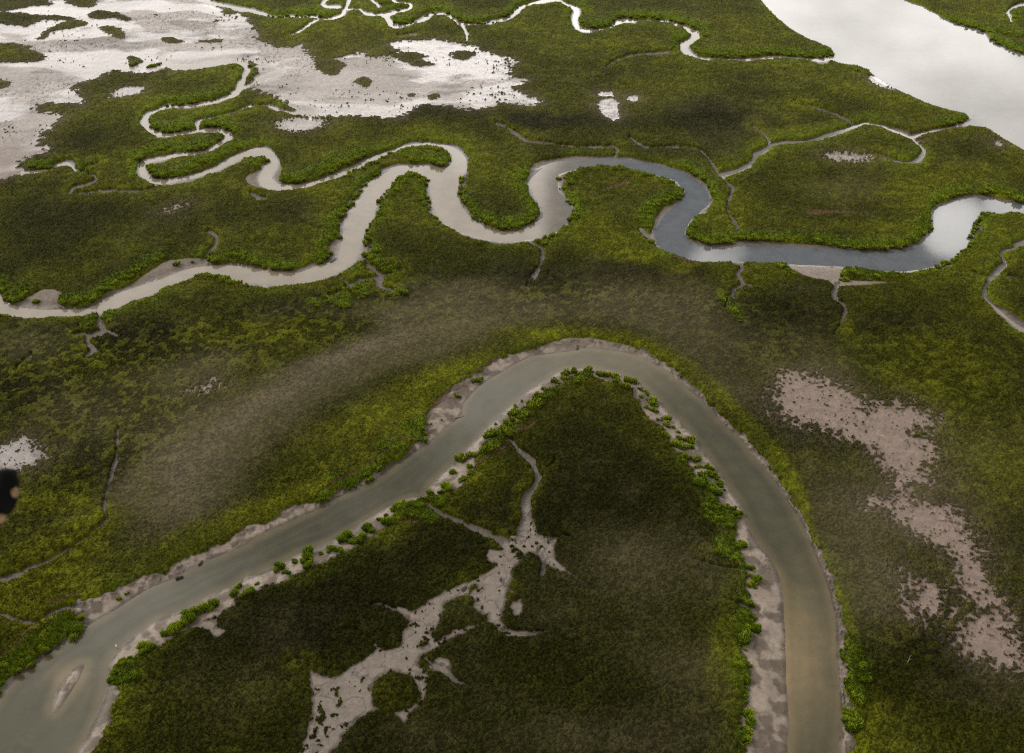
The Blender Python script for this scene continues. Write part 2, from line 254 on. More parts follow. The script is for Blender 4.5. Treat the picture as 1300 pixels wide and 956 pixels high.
# ground relief
bed = -sstep(0, 2.5, -dW)*.9
rise = sstep(-.1, 6.0, dW)*.8
z = np.where(dW < 0, bed-.02, .02+rise)
z = np.where(veg > 0, np.maximum(z, .35+.6*sstep(-.2, 1.0, veg)), z)
z = np.where((pan < 0) & (dW > 0), np.minimum(z, .72), z)
z = np.where((trench < 0.3) & (dW > 0), np.minimum(z, .06+.12*sstep(-2, .3, trench)), z)
z += (fbm(wx, wy, 3.0, 4, 40)-.5)*.16*np.clip(dW, 0, 1)+(fbm(wx, wy, 30, 3, 41)-.5)*.12*np.clip(dW, 0, 1)
clod = sstep(.45, .7, fbm(wx, wy, .9, 3, 46))*np.clip(-veg, 0, 1)*sstep(-4.0, -.5, veg)*(py > 380)*sstep(.3, .55, fbm(wx, wy, 9, 2, 47))
z += .35*clod*(dW > .8)*(il > 12)
dend = np.abs(fbm(wx+4*wob, wy+4*wob, 5.5, 3, 44)-.5)   # little drainage runnels on bare mud
z -= .10*(1-sstep(0, .035, dend))*np.clip(dW, 0, 1)*(veg < 0)

# ------------------------------------------------------------------ tint fields for the marsh (species patches, far and near gradients)
def blob(cx, cy, rx, ry, ang=0):
    a = math.radians(ang); dx = px-cx; dy = py-cy
    u = (dx*math.cos(a)+dy*math.sin(a))/rx; v = (-dx*math.sin(a)+dy*math.cos(a))/ry
    return np.exp(-(u*u+v*v)*1.1)
brown = np.zeros(px.size); dark = np.zeros(px.size); yel = np.zeros(px.size)
for b in [(330,530,220,26,-30,1.1),(260,570,110,45,-25,1.0),(450,465,150,20,-18,.9),(640,395,230,28,0,.35),(760,395,190,30,3,.5),(900,425,120,34,25,.65),(900,470,110,25,35,.6),(1040,470,60,50,30,.5),
          (240,635,85,50,-25,.8),(250,470,90,25,-12,.7),(480,395,120,14,0,.5),(820,760,110,60,-10,.6),(790,700,70,40,0,.5),(900,850,110,40,0,.6),(1060,690,60,110,-15,.8),(1110,760,60,60,0,.6),
          (1150,640,60,60,0,.7),(1240,620,80,80,0,.5),(1280,850,80,60,0,.5),(1030,800,30,70,-10,.3),(130,530,70,40,0,.5),(30,440,60,24,0,.6),(580,370,70,16,0,.6),(1070,240,60,20,0,.4),(560,430,90,30,-12,.7),(850,380,60,30,0,.4),(700,940,300,40,0,.4)]:
    brown += b[5]*blob(*b[:5])
for b in [(180,430,80,32,0,1),(40,500,80,35,0,.6),(120,600,40,50,0,.5),(420,765,150,55,-20,.9),(760,640,140,70,0,.8),(740,560,90,50,0,.4),(560,690,80,30,-20,.5),(700,352,110,15,0,1),(830,350,60,14,0,.8),(900,150,75,26,0,1),(700,155,120,10,0,.9),(780,90,60,20,0,.4),
          (400,385,90,14,-8,1),(470,300,40,25,0,.3),(1010,395,60,22,0,.8),(1000,540,60,35,30,.7),(100,280,110,28,0,.5),(60,330,60,30,0,.4),(1100,420,90,20,0,.6),(690,810,60,50,0,.5),(350,820,120,40,0,.6),(1180,860,120,60,0,.6),(1180,780,60,40,0,.5),(460,210,90,12,0,.2),(380,280,60,25,0,.5),(1150,330,100,10,0,.3),(900,700,40,60,0,.4),(450,940,150,40,0,.6),(830,950,150,40,0,.5),(640,250,40,30,0,.3),(240,50,50,20,0,0),(560,140,80,14,0,.6),(120,180,60,25,0,.5),(320,120,30,10,0,.3)]:
    dark += b[5]*blob(*b[:5])
for b in [(500,520,100,24,-25,1),(560,480,80,20,-25,.8),(400,640,90,14,-24,.8),(330,655,70,14,-22,.9),(230,690,80,20,-25,.9),(70,700,90,18,-25,.9),(60,740,60,20,-20,.7),(60,770,60,14,0,.6),(120,640,30,35,-30,.8),(190,600,45,14,-35,.9),(200,620,40,12,-40,.9),(60,640,60,14,0,.7),
          (700,428,90,9,3,1.0),(840,450,60,10,25,1.0),(930,520,70,8,45,1),(990,590,70,7,55,.9),(1035,690,80,7,68,1),(1075,780,70,8,75,.7),(790,320,80,16,20,.9),(860,345,40,12,-20,.9),(760,290,30,25,20,.6),(470,370,60,10,-10,.8),(400,345,90,10,-5,.7),(520,280,60,30,0,.6),(300,430,100,12,-3,.5),
          (180,360,50,16,-20,.8),(60,350,40,22,0,.7),(150,330,60,12,-25,.5),(140,305,60,12,-25,.5),(460,190,110,7,-14,.9),(420,250,30,25,0,.6),(360,300,60,20,0,.3),(560,175,60,6,10,.8),(610,215,30,30,0,.6),(650,240,30,30,0,.5),
          (930,270,30,30,0,.8),(1180,235,70,14,-10,1.2),(1100,290,90,8,0,.7),(1210,260,60,10,0,.6),(1250,310,40,20,0,.7),(1090,385,40,30,0,.6),(1060,340,30,20,0,.2),(940,360,50,30,0,.6),(1070,420,20,14,20,1),(1220,480,90,50,10,.6),(1270,600,50,60,0,.5),(1140,800,40,25,30,.5),(1200,800,40,20,0,.4),
          (1000,60,60,40,0,.5),(930,40,60,20,0,.5),(1110,120,60,18,25,.7),(1250,20,50,20,25,.8),(1170,165,70,14,5,.3),(1120,200,60,12,0,.6),(1030,170,60,8,-10,.5),(700,30,60,20,0,.5),(790,55,60,12,0,.5),(830,115,60,14,0,.5),(690,70,60,20,0,.4),(380,35,80,12,0,.4),(560,50,80,12,0,.2),
          (900,690,50,50,0,.3),(930,640,20,25,0,.8),(930,790,30,60,0,.7),(920,850,40,25,0,.8),(870,700,90,10,0,.4),(610,600,30,25,0,.4),(640,480,0.01,0.01,0,0),(540,700,70,30,0,.3),(200,130,90,14,0,.4),(160,205,80,10,0,.3),(250,175,40,6,0,.5),(1170,440,60,16,10,.4),(1000,330,40,10,0,.5),(1000,350,60,14,0,.5),(800,490,60,20,0,.3),(720,500,40,30,0,.3),(350,680,0.01,0.01,0,0),(610,940,90,20,0,.3),(1100,940,60,40,0,.0)]:
    yel += b[5]*blob(*b[:5])
dark += 1.1*blob(330,130,0.01,0.01)
lev = np.exp(-np.clip(np.minimum.reduce([dG*1.2, bankB, bankR, bankC, np.where(trench<0,0,trench)*2]), 0, 99)/8.0)
n_big = fbm(wx, wy, 45, 4, 50); n_mid = fbm(wx, wy, 11, 4, 51); n_sml = fbm(wx, wy, 2.6, 3, 52)
tuss = sstep(.50, .66, n_sml+.35*(n_mid-.5))    # tussock tips
n_fin = .75*fbm(wx, wy, .6, 2, 57)+.25*fbm(wx, wy, 1.6, 2, 58); grain = sstep(.36, .66, n_fin)
YEL = np.clip(.13+.16*sstep(420, 150, py)+yel*.9+.85*lev*sstep(.25, .6, fbm(wx, wy, 26, 3, 59))*sstep(0, 2, np.minimum(bankB, dG)+1.5)+1.1*(n_big-.5)+.35*(n_mid-.5)-.6*dark-.55*brown-.22*blob(640,800,420,170), 0, 1.0)  # yellower in the far rows, less yellow across the near middle
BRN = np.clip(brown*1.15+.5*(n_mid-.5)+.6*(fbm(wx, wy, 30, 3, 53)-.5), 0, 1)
DRK = np.clip(dark+.35*blob(640,820,420,170)+.8*(.48-fbm(wx, wy, 22, 3, 54)), 0, 1)  # darker across the near middle as well
dk = np.array([.0185, .0175, .0035]); ol = np.array([.042, .0435, .005]); ye = np.array([.120, .126, .0065]); br = np.array([.100, .083, .043]); gr = np.array([.11, .165, .009])
def mix(a, b, t): return a*(1-t[:, None])+b*t[:, None]
gcol = np.repeat(ol[None], px.size, 0)
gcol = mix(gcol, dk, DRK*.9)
gcol = mix(gcol, br, BRN*.75)
straw = np.clip(blob(330,520,190,13,-30)+blob(245,590,60,26,-35)*.8+blob(440,452,120,8,-16)*.8+blob(230,650,60,24,-30)*.6, 0, 1)*(.35+.9*fbm(wx, wy, 9, 3, 98))
gcol = mix(gcol, np.array([.150, .122, .082]), np.clip(straw, 0, 1)*.6)
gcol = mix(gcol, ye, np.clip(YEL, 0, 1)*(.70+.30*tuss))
limeb = np.clip(np.exp(-np.clip(np.minimum(bankB, np.minimum(bankC, bankR)), 0, 99)/4.5)+.5*np.exp(-np.clip(dG, 0, 99)/3.0), 0, 1)*sstep(.32, .58, fbm(wx, wy, 18, 3, 99))
gcol = mix(gcol, np.array([.118, .155, .008]), limeb*.75)
gcol *= ((1+.22*(tuss-.5)*(1-BRN*.4))*(.74+.52*grain))[:, None]

# ---- bank clumps of tall cordgrass: seeds along traced lines, by stretch of bank
CL = {}
def add(key, *qs):
    CL.setdefault(key, []).extend(qs)
add('near_left', Q(0,640,"545 850 575 790 640 745 700 705 745 680"), Q(0,640,"560 865 620 850 650 830"), Q(0,640,"790 630 850 605 895 575 940 530 990 510 1050 480"), Q(0,640,"1135 430 1150 395"), Q(0,640,"1170 440 1230 420"), Q(0,640,"1250 380 1255 382"))
add('near_mid', Q(320,640,"20 382 24 383"), Q(320,640,"115 318 145 297"), Q(320,640,"160 325 190 320"), Q(320,640,"205 272 215 272"), Q(320,640,"255 270 262 268"), Q(320,640,"275 243 280 243"), Q(320,640,"335 235 345 236"), Q(320,640,"375 215 440 215"), Q(320,640,"460 165 500 180 550 165"), Q(320,640,"560 115 600 130"), Q(320,640,"615 72 620 72"), Q(320,640,"650 48 652 50"), Q(320,640,"660 90 710 60 740 40 700 20 740 5"), Q(320,640,"800 10 840 20"), Q(320,420,"700 860 740 840 760 850"), Q(320,420,"790 840 830 830"), Q(320,640,"250 300 300 270"), Q(320,640,"780 50 900 90"))
add('near_isle', Q(320,420,"860 780 900 800 940 755"), Q(320,420,"890 820 930 840"), Q(320,420,"975 680 1000 690"), Q(320,420,"1005 625 1040 610"), Q(320,420,"1015 720 1055 690"), Q(320,420,"1052 598 1053 600"), Q(320,420,"1055 655 1060 655"), Q(320,420,"1080 600 1115 590"), Q(320,420,"1130 575 1180 560"), Q(320,420,"1140 510 1175 490 1220 505"), Q(320,420,"1180 445 1190 450"), Q(320,420,"1215 480 1250 490"), Q(320,420,"1240 430 1300 440"), Q(320,420,"1265 400 1270 395"), Q(320,420,"1280 362 1284 360"))
add('near_bend', Q(640,420,"15 450 60 440"), Q(640,420,"40 405 60 370"), Q(640,420,"85 335 100 335"), Q(640,420,"80 420 110 380 130 350 170 360"), Q(640,420,"145 320 175 305"), Q(640,420,"190 275 225 285"), Q(640,420,"240 240 280 255"), Q(640,420,"290 205 340 190"), Q(640,420,"290 225 350 215 400 200"), Q(640,420,"390 185 430 190 465 205"), Q(640,420,"350 240 410 235"), Q(640,420,"500 210 505 212"), Q(640,420,"540 220 560 250 590 265"), Q(640,420,"600 240 640 245"), Q(640,420,"620 275 622 276"), Q(640,420,"0 490 40 500"), Q(640,420,"180 330 240 300"))
add('near_east', Q(640,420,"660 275 705 305"), Q(640,420,"665 315 750 355"), Q(640,420,"680 365 740 380"), Q(640,420,"745 425 800 420"), Q(640,420,"790 450 825 460"), Q(640,420,"845 485 850 488"), Q(640,420,"845 510 910 530"), Q(640,420,"820 545 870 560"), Q(640,420,"880 560 920 565"), Q(640,420,"885 615 900 620"), Q(640,420,"935 625 937 628"), Q(640,420,"930 655 1010 668"), Q(640,420,"950 690 1000 700"), Q(640,420,"1020 695 1030 710"), Q(640,420,"1045 735 1070 770"), Q(640,420,"920 720 960 740 1010 760 1040 790"), Q(640,420,"1010 820 1050 840"), Q(640,420,"1040 860 1120 860"), Q(640,420,"780 500 820 520"), Q(640,420,"860 590 880 640"))
add('near_south', Q(640,640,"980 60 1010 30 1060 20 1110 20"), Q(640,640,"1020 80 1070 60 1130 60"), Q(640,640,"1060 100 1120 90"), Q(640,640,"1130 30 1150 70"), Q(640,640,"1040 190 1160 200"), Q(640,640,"1060 240 1160 260"), Q(640,640,"1190 300 1210 300"), Q(640,640,"1180 340 1225 365 1225 410"), Q(640,640,"1195 385 1200 400"), Q(640,640,"1160 460 1210 490"), Q(640,640,"1160 560 1200 545 1240 550"), Q(640,640,"1150 610 1200 620"), Q(640,640,"1215 600 1250 600"), Q(640,640,"1150 650 1180 660"), Q(640,640,"1170 700 1172 702"), Q(640,640,"1180 775 1205 780"), Q(640,640,"1130 780 1140 830"), Q(640,640,"1160 830 1180 860"), Q(640,640,"1120 870 1170 900 1180 960"), Q(640,640,"1170 1000 1190 1080 1150 1150"))
add('far_shore_foot', Q(960,640,"435 670 440 690"), Q(960,640,"410 715 425 730"), Q(960,640,"475 720 490 760"), Q(960,640,"450 785 480 820"), Q(960,640,"500 770 520 810"), Q(960,640,"430 855 450 865"), Q(960,640,"510 840 530 870"), Q(960,640,"460 910 500 960"), Q(960,640,"440 1010 470 1080"))
add('corner', Q(0,640,"270 620 320 590 350 620"), Q(0,640,"340 570 400 550"), Q(0,640,"370 630 380 600"), Q(0,640,"270 665 300 665"), Q(0,640,"90 740 150 715"), Q(0,640,"20 800 60 770 100 760"), Q(0,640,"160 680 200 690"), Q(0,640,"215 700 240 705"), Q(0,640,"30 840 80 800"), Q(0,640,"140 775 165 770"), Q(0,640,"-20 870 20 850"), Q(0,640,"-60 940 -10 900"))
add('outer_bank', Q(320,420,"850 445 870 440"), Q(320,420,"800 480 830 470 840 500"), Q(320,420,"920 425 925 428"), Q(320,420,"620 620 680 590 715 590"), Q(320,420,"640 650 590 680"), Q(320,420,"550 700 580 690"), Q(320,420,"450 760 500 750"), Q(320,420,"560 720 590 715"), Q(320,420,"400 740 440 730"), Q(320,420,"330 820 370 815"), Q(320,420,"780 520 830 530"), Q(320,420,"990 310 1005 315"), Q(320,420,"1070 240 1120 230"), Q(0,640,"575 455 585 455"), Q(0,640,"610 430 640 420"), Q(0,640,"555 410 560 412"),Q(320,420,"740 490 790 470"),Q(320,420,"640 570 700 560"))
add('creek_sw', Q(0,210,"20 560 20 640 90 650 130 600"), Q(0,210,"165 655 180 660"), Q(0,210,"290 660 350 660 410 650 460 640 510 600 580 560 650 520 680 490 740 470 800 440"), Q(0,210,"860 475 862 476"), Q(0,210,"935 462 937 462"), Q(0,210,"1000 440 1060 460 1120 430 1200 450 1280 490"), Q(0,210,"960 535 1040 530 1080 545 1200 582 1280 595"), Q(0,210,"500 730 540 750"), Q(0,210,"0 730 40 735"), Q(0,210,"420 790 450 740"))
add('creek_w', Q(320,210,"0 465 100 490 200 500"), Q(320,210,"320 470 390 425 330 430 370 350 440 350"), Q(320,210,"370 340 400 280 430 240 460 200 480 180 520 120 560 80 620 30"), Q(320,210,"420 225 400 270 410 330"))
add('creek_w2', Q(320,210,"770 40 720 70 650 130 620 170 640 200 610 240 570 290 560 340 555 380 590 390 600 430 540 430"), Q(320,210,"760 50 700 110 650 160"), Q(320,210,"580 450 640 500 700 520"), Q(320,210,"430 640 480 660"))
add('creek_w2', Q(320,210,"285 680 350 690"), Q(320,210,"370 655 470 685"), Q(320,210,"520 640 560 620"), Q(320,210,"670 625 730 625"), Q(320,210,"650 560 700 535"), Q(320,210,"440 600 560 590"))
add('creek_c4', Q(640,210,"1050 640 1090 690 1150 745"))
add('creek_w3', Q(320,210,"820 60 850 70 840 120 850 160 865 205"), Q(320,210,"880 250 920 280"), Q(320,210,"800 100 820 150 840 200"))
add('creek_c', Q(320,210,"1020 60 1010 120 1015 150 1050 180 1080 210 1080 250 1130 270 1180 280 1210 300 1260 290 1300 290"), Q(640,210,"0 280 60 280 120 270 160 230 150 190 110 150 90 120 80 60 120 20"), Q(320,210,"1070 240 1130 255 1190 280"), Q(640,210,"60 70 100 100 130 200"))
add('creek_c2', Q(640,210,"265 60 300 45 340 30 420 15 500 5 600 20 690 40 760 60 820 80"), Q(640,210,"870 135 840 150 800 170 740 190 710 220 680 260 690 300"), Q(640,210,"720 240 700 290"), Q(640,210,"680 340 740 390"), Q(640,210,"310 55 360 60 330 80"), Q(640,210,"760 75 820 100"), Q(640,210,"655 250 700 200 800 150"))
add('creek_c3', Q(640,210,"270 105 300 110"), Q(640,210,"310 170 350 190 360 240 320 260"), Q(640,210,"300 290 270 320 160 370 200 370"), Q(640,210,"340 220 320 260"))
add('creek_c4', Q(640,210,"890 310 920 280 940 250"), Q(640,210,"890 325 930 345 970 360 1040 370 1110 350 1170 345 1240 350 1290 350"), Q(640,210,"1050 350 1110 365"), Q(640,210,"1030 160 1000 100 960 50 880 10"))
add('creek_e', Q(960,210,"0 350 60 350 120 355 180 350 240 365 300 360 400 385 460 390 560 395 680 390 750 370 790 340 840 310 850 250 840 210 880 170 930 150 980 130 1040 125"), Q(960,210,"1090 125 1180 125 1240 150 1290 165"), Q(960,210,"780 310 800 270"), Q(960,210,"850 180 900 140 960 120"))
add('creek_e2', Q(960,210,"1100 235 1060 290 1040 340"), Q(960,210,"1040 375 1040 390"), Q(960,210,"1000 410 960 450 930 470 850 500"), Q(960,210,"700 530 640 540 580 545 520 540 450 510 430 530"), Q(960,210,"410 548 440 552"), Q(960,210,"80 478 130 485 160 500"), Q(960,210,"190 525 210 525"), Q(960,210,"840 510 800 530"), Q(960,210,"1130 235 1200 245"))
add('branch', Q(320,0,"730 720 780 720 840 710 900 720 950 740 950 780 900 795"), Q(320,0,"830 770 760 770 700 735 640 760 560 800 500 830 450 860"), Q(320,0,"570 735 500 765 450 785 400 805 350 820"), Q(320,0,"300 830 250 860 200 870"), Q(320,210,"140 50 160 75 200 75 260 65"), Q(320,210,"330 40 380 20 430 5"), Q(320,0,"700 870 740 850 780 845 840 860 860 880"), Q(320,0,"870 780 930 790"), Q(320,0,"0 810 40 780 80 770 60 800"), Q(320,0,"380 790 440 800 520 740"))
add('north_west', Q(0,0,"715 800 740 840 790 850 840 850 890 835 960 800 1020 775 1070 755 1120 720 1180 700"), Q(0,0,"1000 600 1060 600 1120 620 1140 650"), Q(0,0,"880 740 940 720 1000 710"), Q(0,0,"1060 660 1085 680"), Q(0,0,"730 610 790 640 870 620 940 610"), Q(0,0,"725 575 740 600"), Q(0,0,"630 770 700 750 740 730 820 710"), Q(0,0,"1180 300 1230 330 1220 360 1180 395"), Q(0,0,"780 520 860 500 980 485 1090 465"), Q(0,0,"640 310 660 300"), Q(0,0,"720 320 790 300"), Q(0,0,"1200 760 1290 770"), Q(0,0,"640 840 650 870"), Q(0,0,"150 800 230 810 260 800"), Q(0,0,"380 800 430 840"), Q(0,0,"950 800 1000 780 1050 770"), Q(0,0,"1130 310 1160 340"))
add('north', Q(320,0,"80 70 200 75 300 68 380 78"), Q(320,0,"690 100 760 108 800 95"), Q(320,0,"840 70 880 55 960 62 1040 98 1130 105 1200 95"), Q(320,0,"1230 70 1290 40"), Q(320,0,"620 12 680 8"), Q(320,0,"700 40 760 28"), Q(640,0,"0 70 40 60 70 30 110 10"), Q(640,0,"210 10 280 30 310 60 305 90"), Q(640,0,"370 100 420 122 490 118 540 85"), Q(640,0,"560 75 640 75 730 78 800 95 860 105 920 120 980 145 970 175"), Q(640,0,"920 215 930 240 980 258 1060 265 1130 265 1200 258 1280 255"), Q(640,0,"830 170 870 155"), Q(640,0,"820 200 880 185"), Q(640,0,"400 15 380 60"), Q(640,0,"820 225 840 240"))
add('river', Q(960,0,"0 258 60 252 150 262 240 262 320 270 370 250"), Q(960,0,"900 85 1000 110 1080 130 1130 150 1200 150 1290 180"), Q(960,0,"1140 185 1210 215 1290 245"), Q(960,0,"880 600 950 590 1010 580"), Q(960,0,"480 335 550 355"), Q(960,0,"1250 70 1290 90"), Q(960,0,"60 60 100 100"))
seeds = []                                       # (px, py, key)
for key, qs in CL.items():
    for q in qs:
        q = np.array(q); 
        if len(q) == 2 and np.hypot(*(q[1]-q[0])) < 1.6:
            seeds.append((q[0][0], q[0][1], key)); continue
        c = smooth(q, 3, closed=False)
        step = 4.7*(.0 + .19/float(mpp(q[:, 1].mean())))**.55
        acc = 0; last = c[0]; seeds.append((c[0][0], c[0][1], key))
        for p in c[1:]:
            while np.hypot(*(p-last)) > step:
                last = last+(p-last)/np.hypot(*(p-last))*step
                seeds.append((last[0]+random.uniform(-2, 2), last[1]+random.uniform(-1.5, 1.5), key))
print('clump seeds', len(seeds))
# green halo of taller grass round the clumps
halo = np.zeros(px.size)
H2 = halo.reshape(NY, NX)
for (sx_, sy_, key) in seeds:
    i0 = np.searchsorted(XS, sx_-16); i1 = np.searchsorted(XS, sx_+16); j0 = np.searchsorted(YS, sy_-10); j1 = np.searchsorted(YS, sy_+10)
    k = .2/mpp(sy_)
    g = np.exp(-(((PX[j0:j1, i0:i1]-sx_)/(8*k+2.0))**2+((PY[j0:j1, i0:i1]-sy_+1)/(5.5*k+1.0))**2))
    H2[j0:j1, i0:i1] = np.maximum(H2[j0:j1, i0:i1], g)
halo = H2.ravel()
gcol = mix(gcol, gr, np.clip(halo*(.2+1.2*n_sml)-.12, 0, .75))
# wrack lines of dead reddish stems
wr = np.full(px.size, 99.0)
for q in [Q(320,420,"350 790 420 740 520 690 620 620 700 560 800 530"), Q(320,420,"830 440 870 390 940 320 1010 255 1100 200 1190 145"), Q(320,640,"740 102 800 100 860 80"), Q(320,420,"1085 670 1150 620 1230 575"), Q(640,420,"60 492 120 480 150 450"), Q(0,640,"0 765 60 720 110 700 120 640 180 590"), Q(0,640,"250 500 330 460 400 440"), Q(640,210,"820 450 900 470 1000 480"), Q(640,210,"500 120 600 90"), Q(960,210,"250 240 400 235 480 240"), Q(960,0,"750 700 830 690"), Q(320,210,"380 470 415 450")]:
    wr = np.minimum(wr, line_px(np.array([(a, b, 2.6) for a, b in q])))
WR = sstep(1.2, -1.2, wr+(n_mid-.5)*5)*.85
tz = np.clip(sum(b[5]*blob(*b[:5]) for b in [(150,560,170,90,-10,1),(60,470,120,60,0,.9),(320,430,230,38,-6,1),(700,385,260,26,2,1),(850,400,120,30,10,.8),(1180,470,140,60,10,.7),(1230,650,80,110,0,.6),(980,450,60,30,0,.6),(60,700,90,60,0,.5),(1120,800,120,60,0,.7),(1010,560,40,60,-30,.5),(230,100,80,30,0,.3)]), 0, 1)
n_t = fbm(wx, wy, 2.1, 3, 75)
tm = sstep(.50, .60, n_t)
gcol = gcol*(1+tz*(1-.6*np.clip(brown, 0, 1))*(.85*tm-.34))[:, None]
gcol = mix(gcol, ye*.95, tz*sstep(.56, .68, n_t)*np.clip(.75-.5*BRN-.3*DRK, 0, 1)*.8)
gcol = mix(gcol, np.array([.135, .108, .072]), np.where(pan > 0, np.exp(-np.clip(pan, 0, 30)/3.5), 0)*.7)
gcol = gcol*(.80+.42*fbm(wx*.6, wy, 70, 3, 76)+.35*(fbm(wx, wy*.7, 17, 3, 77)-.5))[:, None]
gcol = mix(gcol, np.array([.15, .085, .055]), WR)

# ------------------------------------------------------------------ materials
def new_mat(name):
    m = bpy.data.materials.new(name); m.use_nodes = True
    return m, m.node_tree, m.node_tree.nodes['Principled BSDF']
def N(nt, t, **kw):
    n = nt.nodes.new(t)
    for k, v in kw.items(): setattr(n, k, v)
    return n
def noise_node(nt, scale, detail=4, rough=.6, vec=None):
    n = N(nt, 'ShaderNodeTexNoise'); n.inputs['Scale'].default_value = scale; n.inputs['Detail'].default_value = detail; n.inputs['Roughness'].default_value = rough
    if vec is None:
        g = N(nt, 'ShaderNodeNewGeometry'); vec = g.outputs['Position']
    nt.links.new(vec, n.inputs['Vector']); return n
def ramp(nt, src, p0, c0, p1, c1):
    r = N(nt, 'ShaderNodeValToRGB'); e = r.color_ramp.elements
    e[0].position = p0; e[0].color = (*c0, 1); e[1].position = p1; e[1].color = (*c1, 1)
    nt.links.new(src, r.inputs['Fac']); return r
def mixc(nt, mode, fac, a, b):
    m = N(nt, 'ShaderNodeMix', data_type='RGBA', blend_type=mode)
    for s, v in ((m.inputs[0], fac), (m.inputs[6], a), (m.inputs[7], b)):
        if hasattr(v, 'links'): nt.links.new(v, s)
        elif isinstance(v, (int, float)): s.default_value = v
        else: s.default_value = (*v, 1)
    return m.outputs[2]
def bump(nt, bs, src, strength, dist):
    b = N(nt, 'ShaderNodeBump'); b.inputs['Strength'].default_value = strength; b.inputs['Distance'].default_value = dist
    nt.links.new(src, b.inputs['Height']); nt.links.new(b.outputs['Normal'], bs.inputs['Normal'])

M_mud, nt, bs = new_mat('tidal_mud')
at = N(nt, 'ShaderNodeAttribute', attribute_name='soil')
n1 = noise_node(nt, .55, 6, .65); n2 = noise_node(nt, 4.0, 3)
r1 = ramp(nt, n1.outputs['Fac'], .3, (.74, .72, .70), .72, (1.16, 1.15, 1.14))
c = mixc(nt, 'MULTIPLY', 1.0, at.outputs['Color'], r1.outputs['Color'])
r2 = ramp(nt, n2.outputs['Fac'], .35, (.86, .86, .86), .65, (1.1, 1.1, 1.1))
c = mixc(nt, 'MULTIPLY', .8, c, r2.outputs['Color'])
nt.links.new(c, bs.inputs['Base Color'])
aw = N(nt, 'ShaderNodeAttribute', attribute_name='wet')
mr = N(nt, 'ShaderNodeMapRange'); nt.links.new(aw.outputs['Fac'], mr.inputs['Value']); mr.inputs['To Min'].default_value = .75; mr.inputs['To Max'].default_value = .12
nt.links.new(mr.outputs['Result'], bs.inputs['Roughness']); bs.inputs['IOR'].default_value = 1.38
bump(nt, bs, n2.outputs['Fac'], .25, .15)

M_grass, nt, bs = new_mat('marsh_grass')
at = N(nt, 'ShaderNodeAttribute', attribute_name='tint')
n1 = noise_node(nt, 1.6, 5, .75)
r1 = ramp(nt, n1.outputs['Fac'], .32, (.78, .78, .78), .70, (1.22, 1.22, 1.2))
nt.links.new(mixc(nt, 'MULTIPLY', 1.0, at.outputs['Color'], r1.outputs['Color']), bs.inputs['Base Color'])
bs.inputs['Roughness'].default_value = .8; bs.inputs['Specular IOR Level'].default_value = .04
bump(nt, bs, noise_node(nt, 3.2, 4, .7).outputs['Fac'], .5, .35)

M_blade, nt, bs = new_mat('grass_blades')
at = N(nt, 'ShaderNodeAttribute', attribute_name='tint')
nt.links.new(at.outputs['Color'], bs.inputs['Base Color'])
bs.inputs['Roughness'].default_value = .7; bs.inputs['Specular IOR Level'].default_value = .15

def clump_mat(name, tip, base):
    m, nt, bs = new_mat(name)
    at = N(nt, 'ShaderNodeAttribute', attribute_name='tip')
    oi = N(nt, 'ShaderNodeObjectInfo')
    r = ramp(nt, at.outputs['Fac'], .12, base, .95, tip)  # shaded base to lit top of the clump, put into the blade colour
    rr = ramp(nt, oi.outputs['Random'], 0, (.62, .72, .6), 1, (1.25, 1.15, 1.1))
    nt.links.new(mixc(nt, 'MULTIPLY', 1.0, r.outputs['Color'], rr.outputs['Color']), bs.inputs['Base Color'])
    bs.inputs['Roughness'].default_value = .6; bs.inputs['Specular IOR Level'].default_value = .2
    return m
M_clump = clump_mat('tall_cordgrass', (.34, .44, .03), (.028, .042, .007))

def water_mat(name, deep):
    m, nt, bs = new_mat(name)
    at = N(nt, 'ShaderNodeAttribute', attribute_name='silt')
    n1 = noise_node(nt, .16, 7, .7)
    c = mixc(nt, 'MULTIPLY', 1.0, at.outputs['Color'], ramp(nt, n1.outputs['Fac'], .3, (.80, .82, .85), .7, (1.18, 1.16, 1.10)).outputs['Color'])
    nt.links.new(c, bs.inputs['Base Color'])
    bs.inputs['Roughness'].default_value = .035; bs.inputs['IOR'].default_value = 1.42
    bump(nt, bs, noise_node(nt, 1.0, 5, .6).outputs['Fac'], .05, .05)
    return m
M_water = water_mat('silty_water', None)
def plain(name, col, rough=.6, metal=0, sc_=6):
    m, nt, bs = new_mat(name)
    g = N(nt, 'ShaderNodeTexCoord'); n = noise_node(nt, sc_, 5, .6, g.outputs['Object'])
    a = tuple(c*.7 for c in col); b = tuple(min(1, c*1.25) for c in col)
    nt.links.new(ramp(nt, n.outputs['Fac'], .3, a, .7, b).outputs['Color'], bs.inputs['Base Color'])
    bs.inputs['Roughness'].default_value = rough; bs.inputs['Metallic'].default_value = metal
    return m

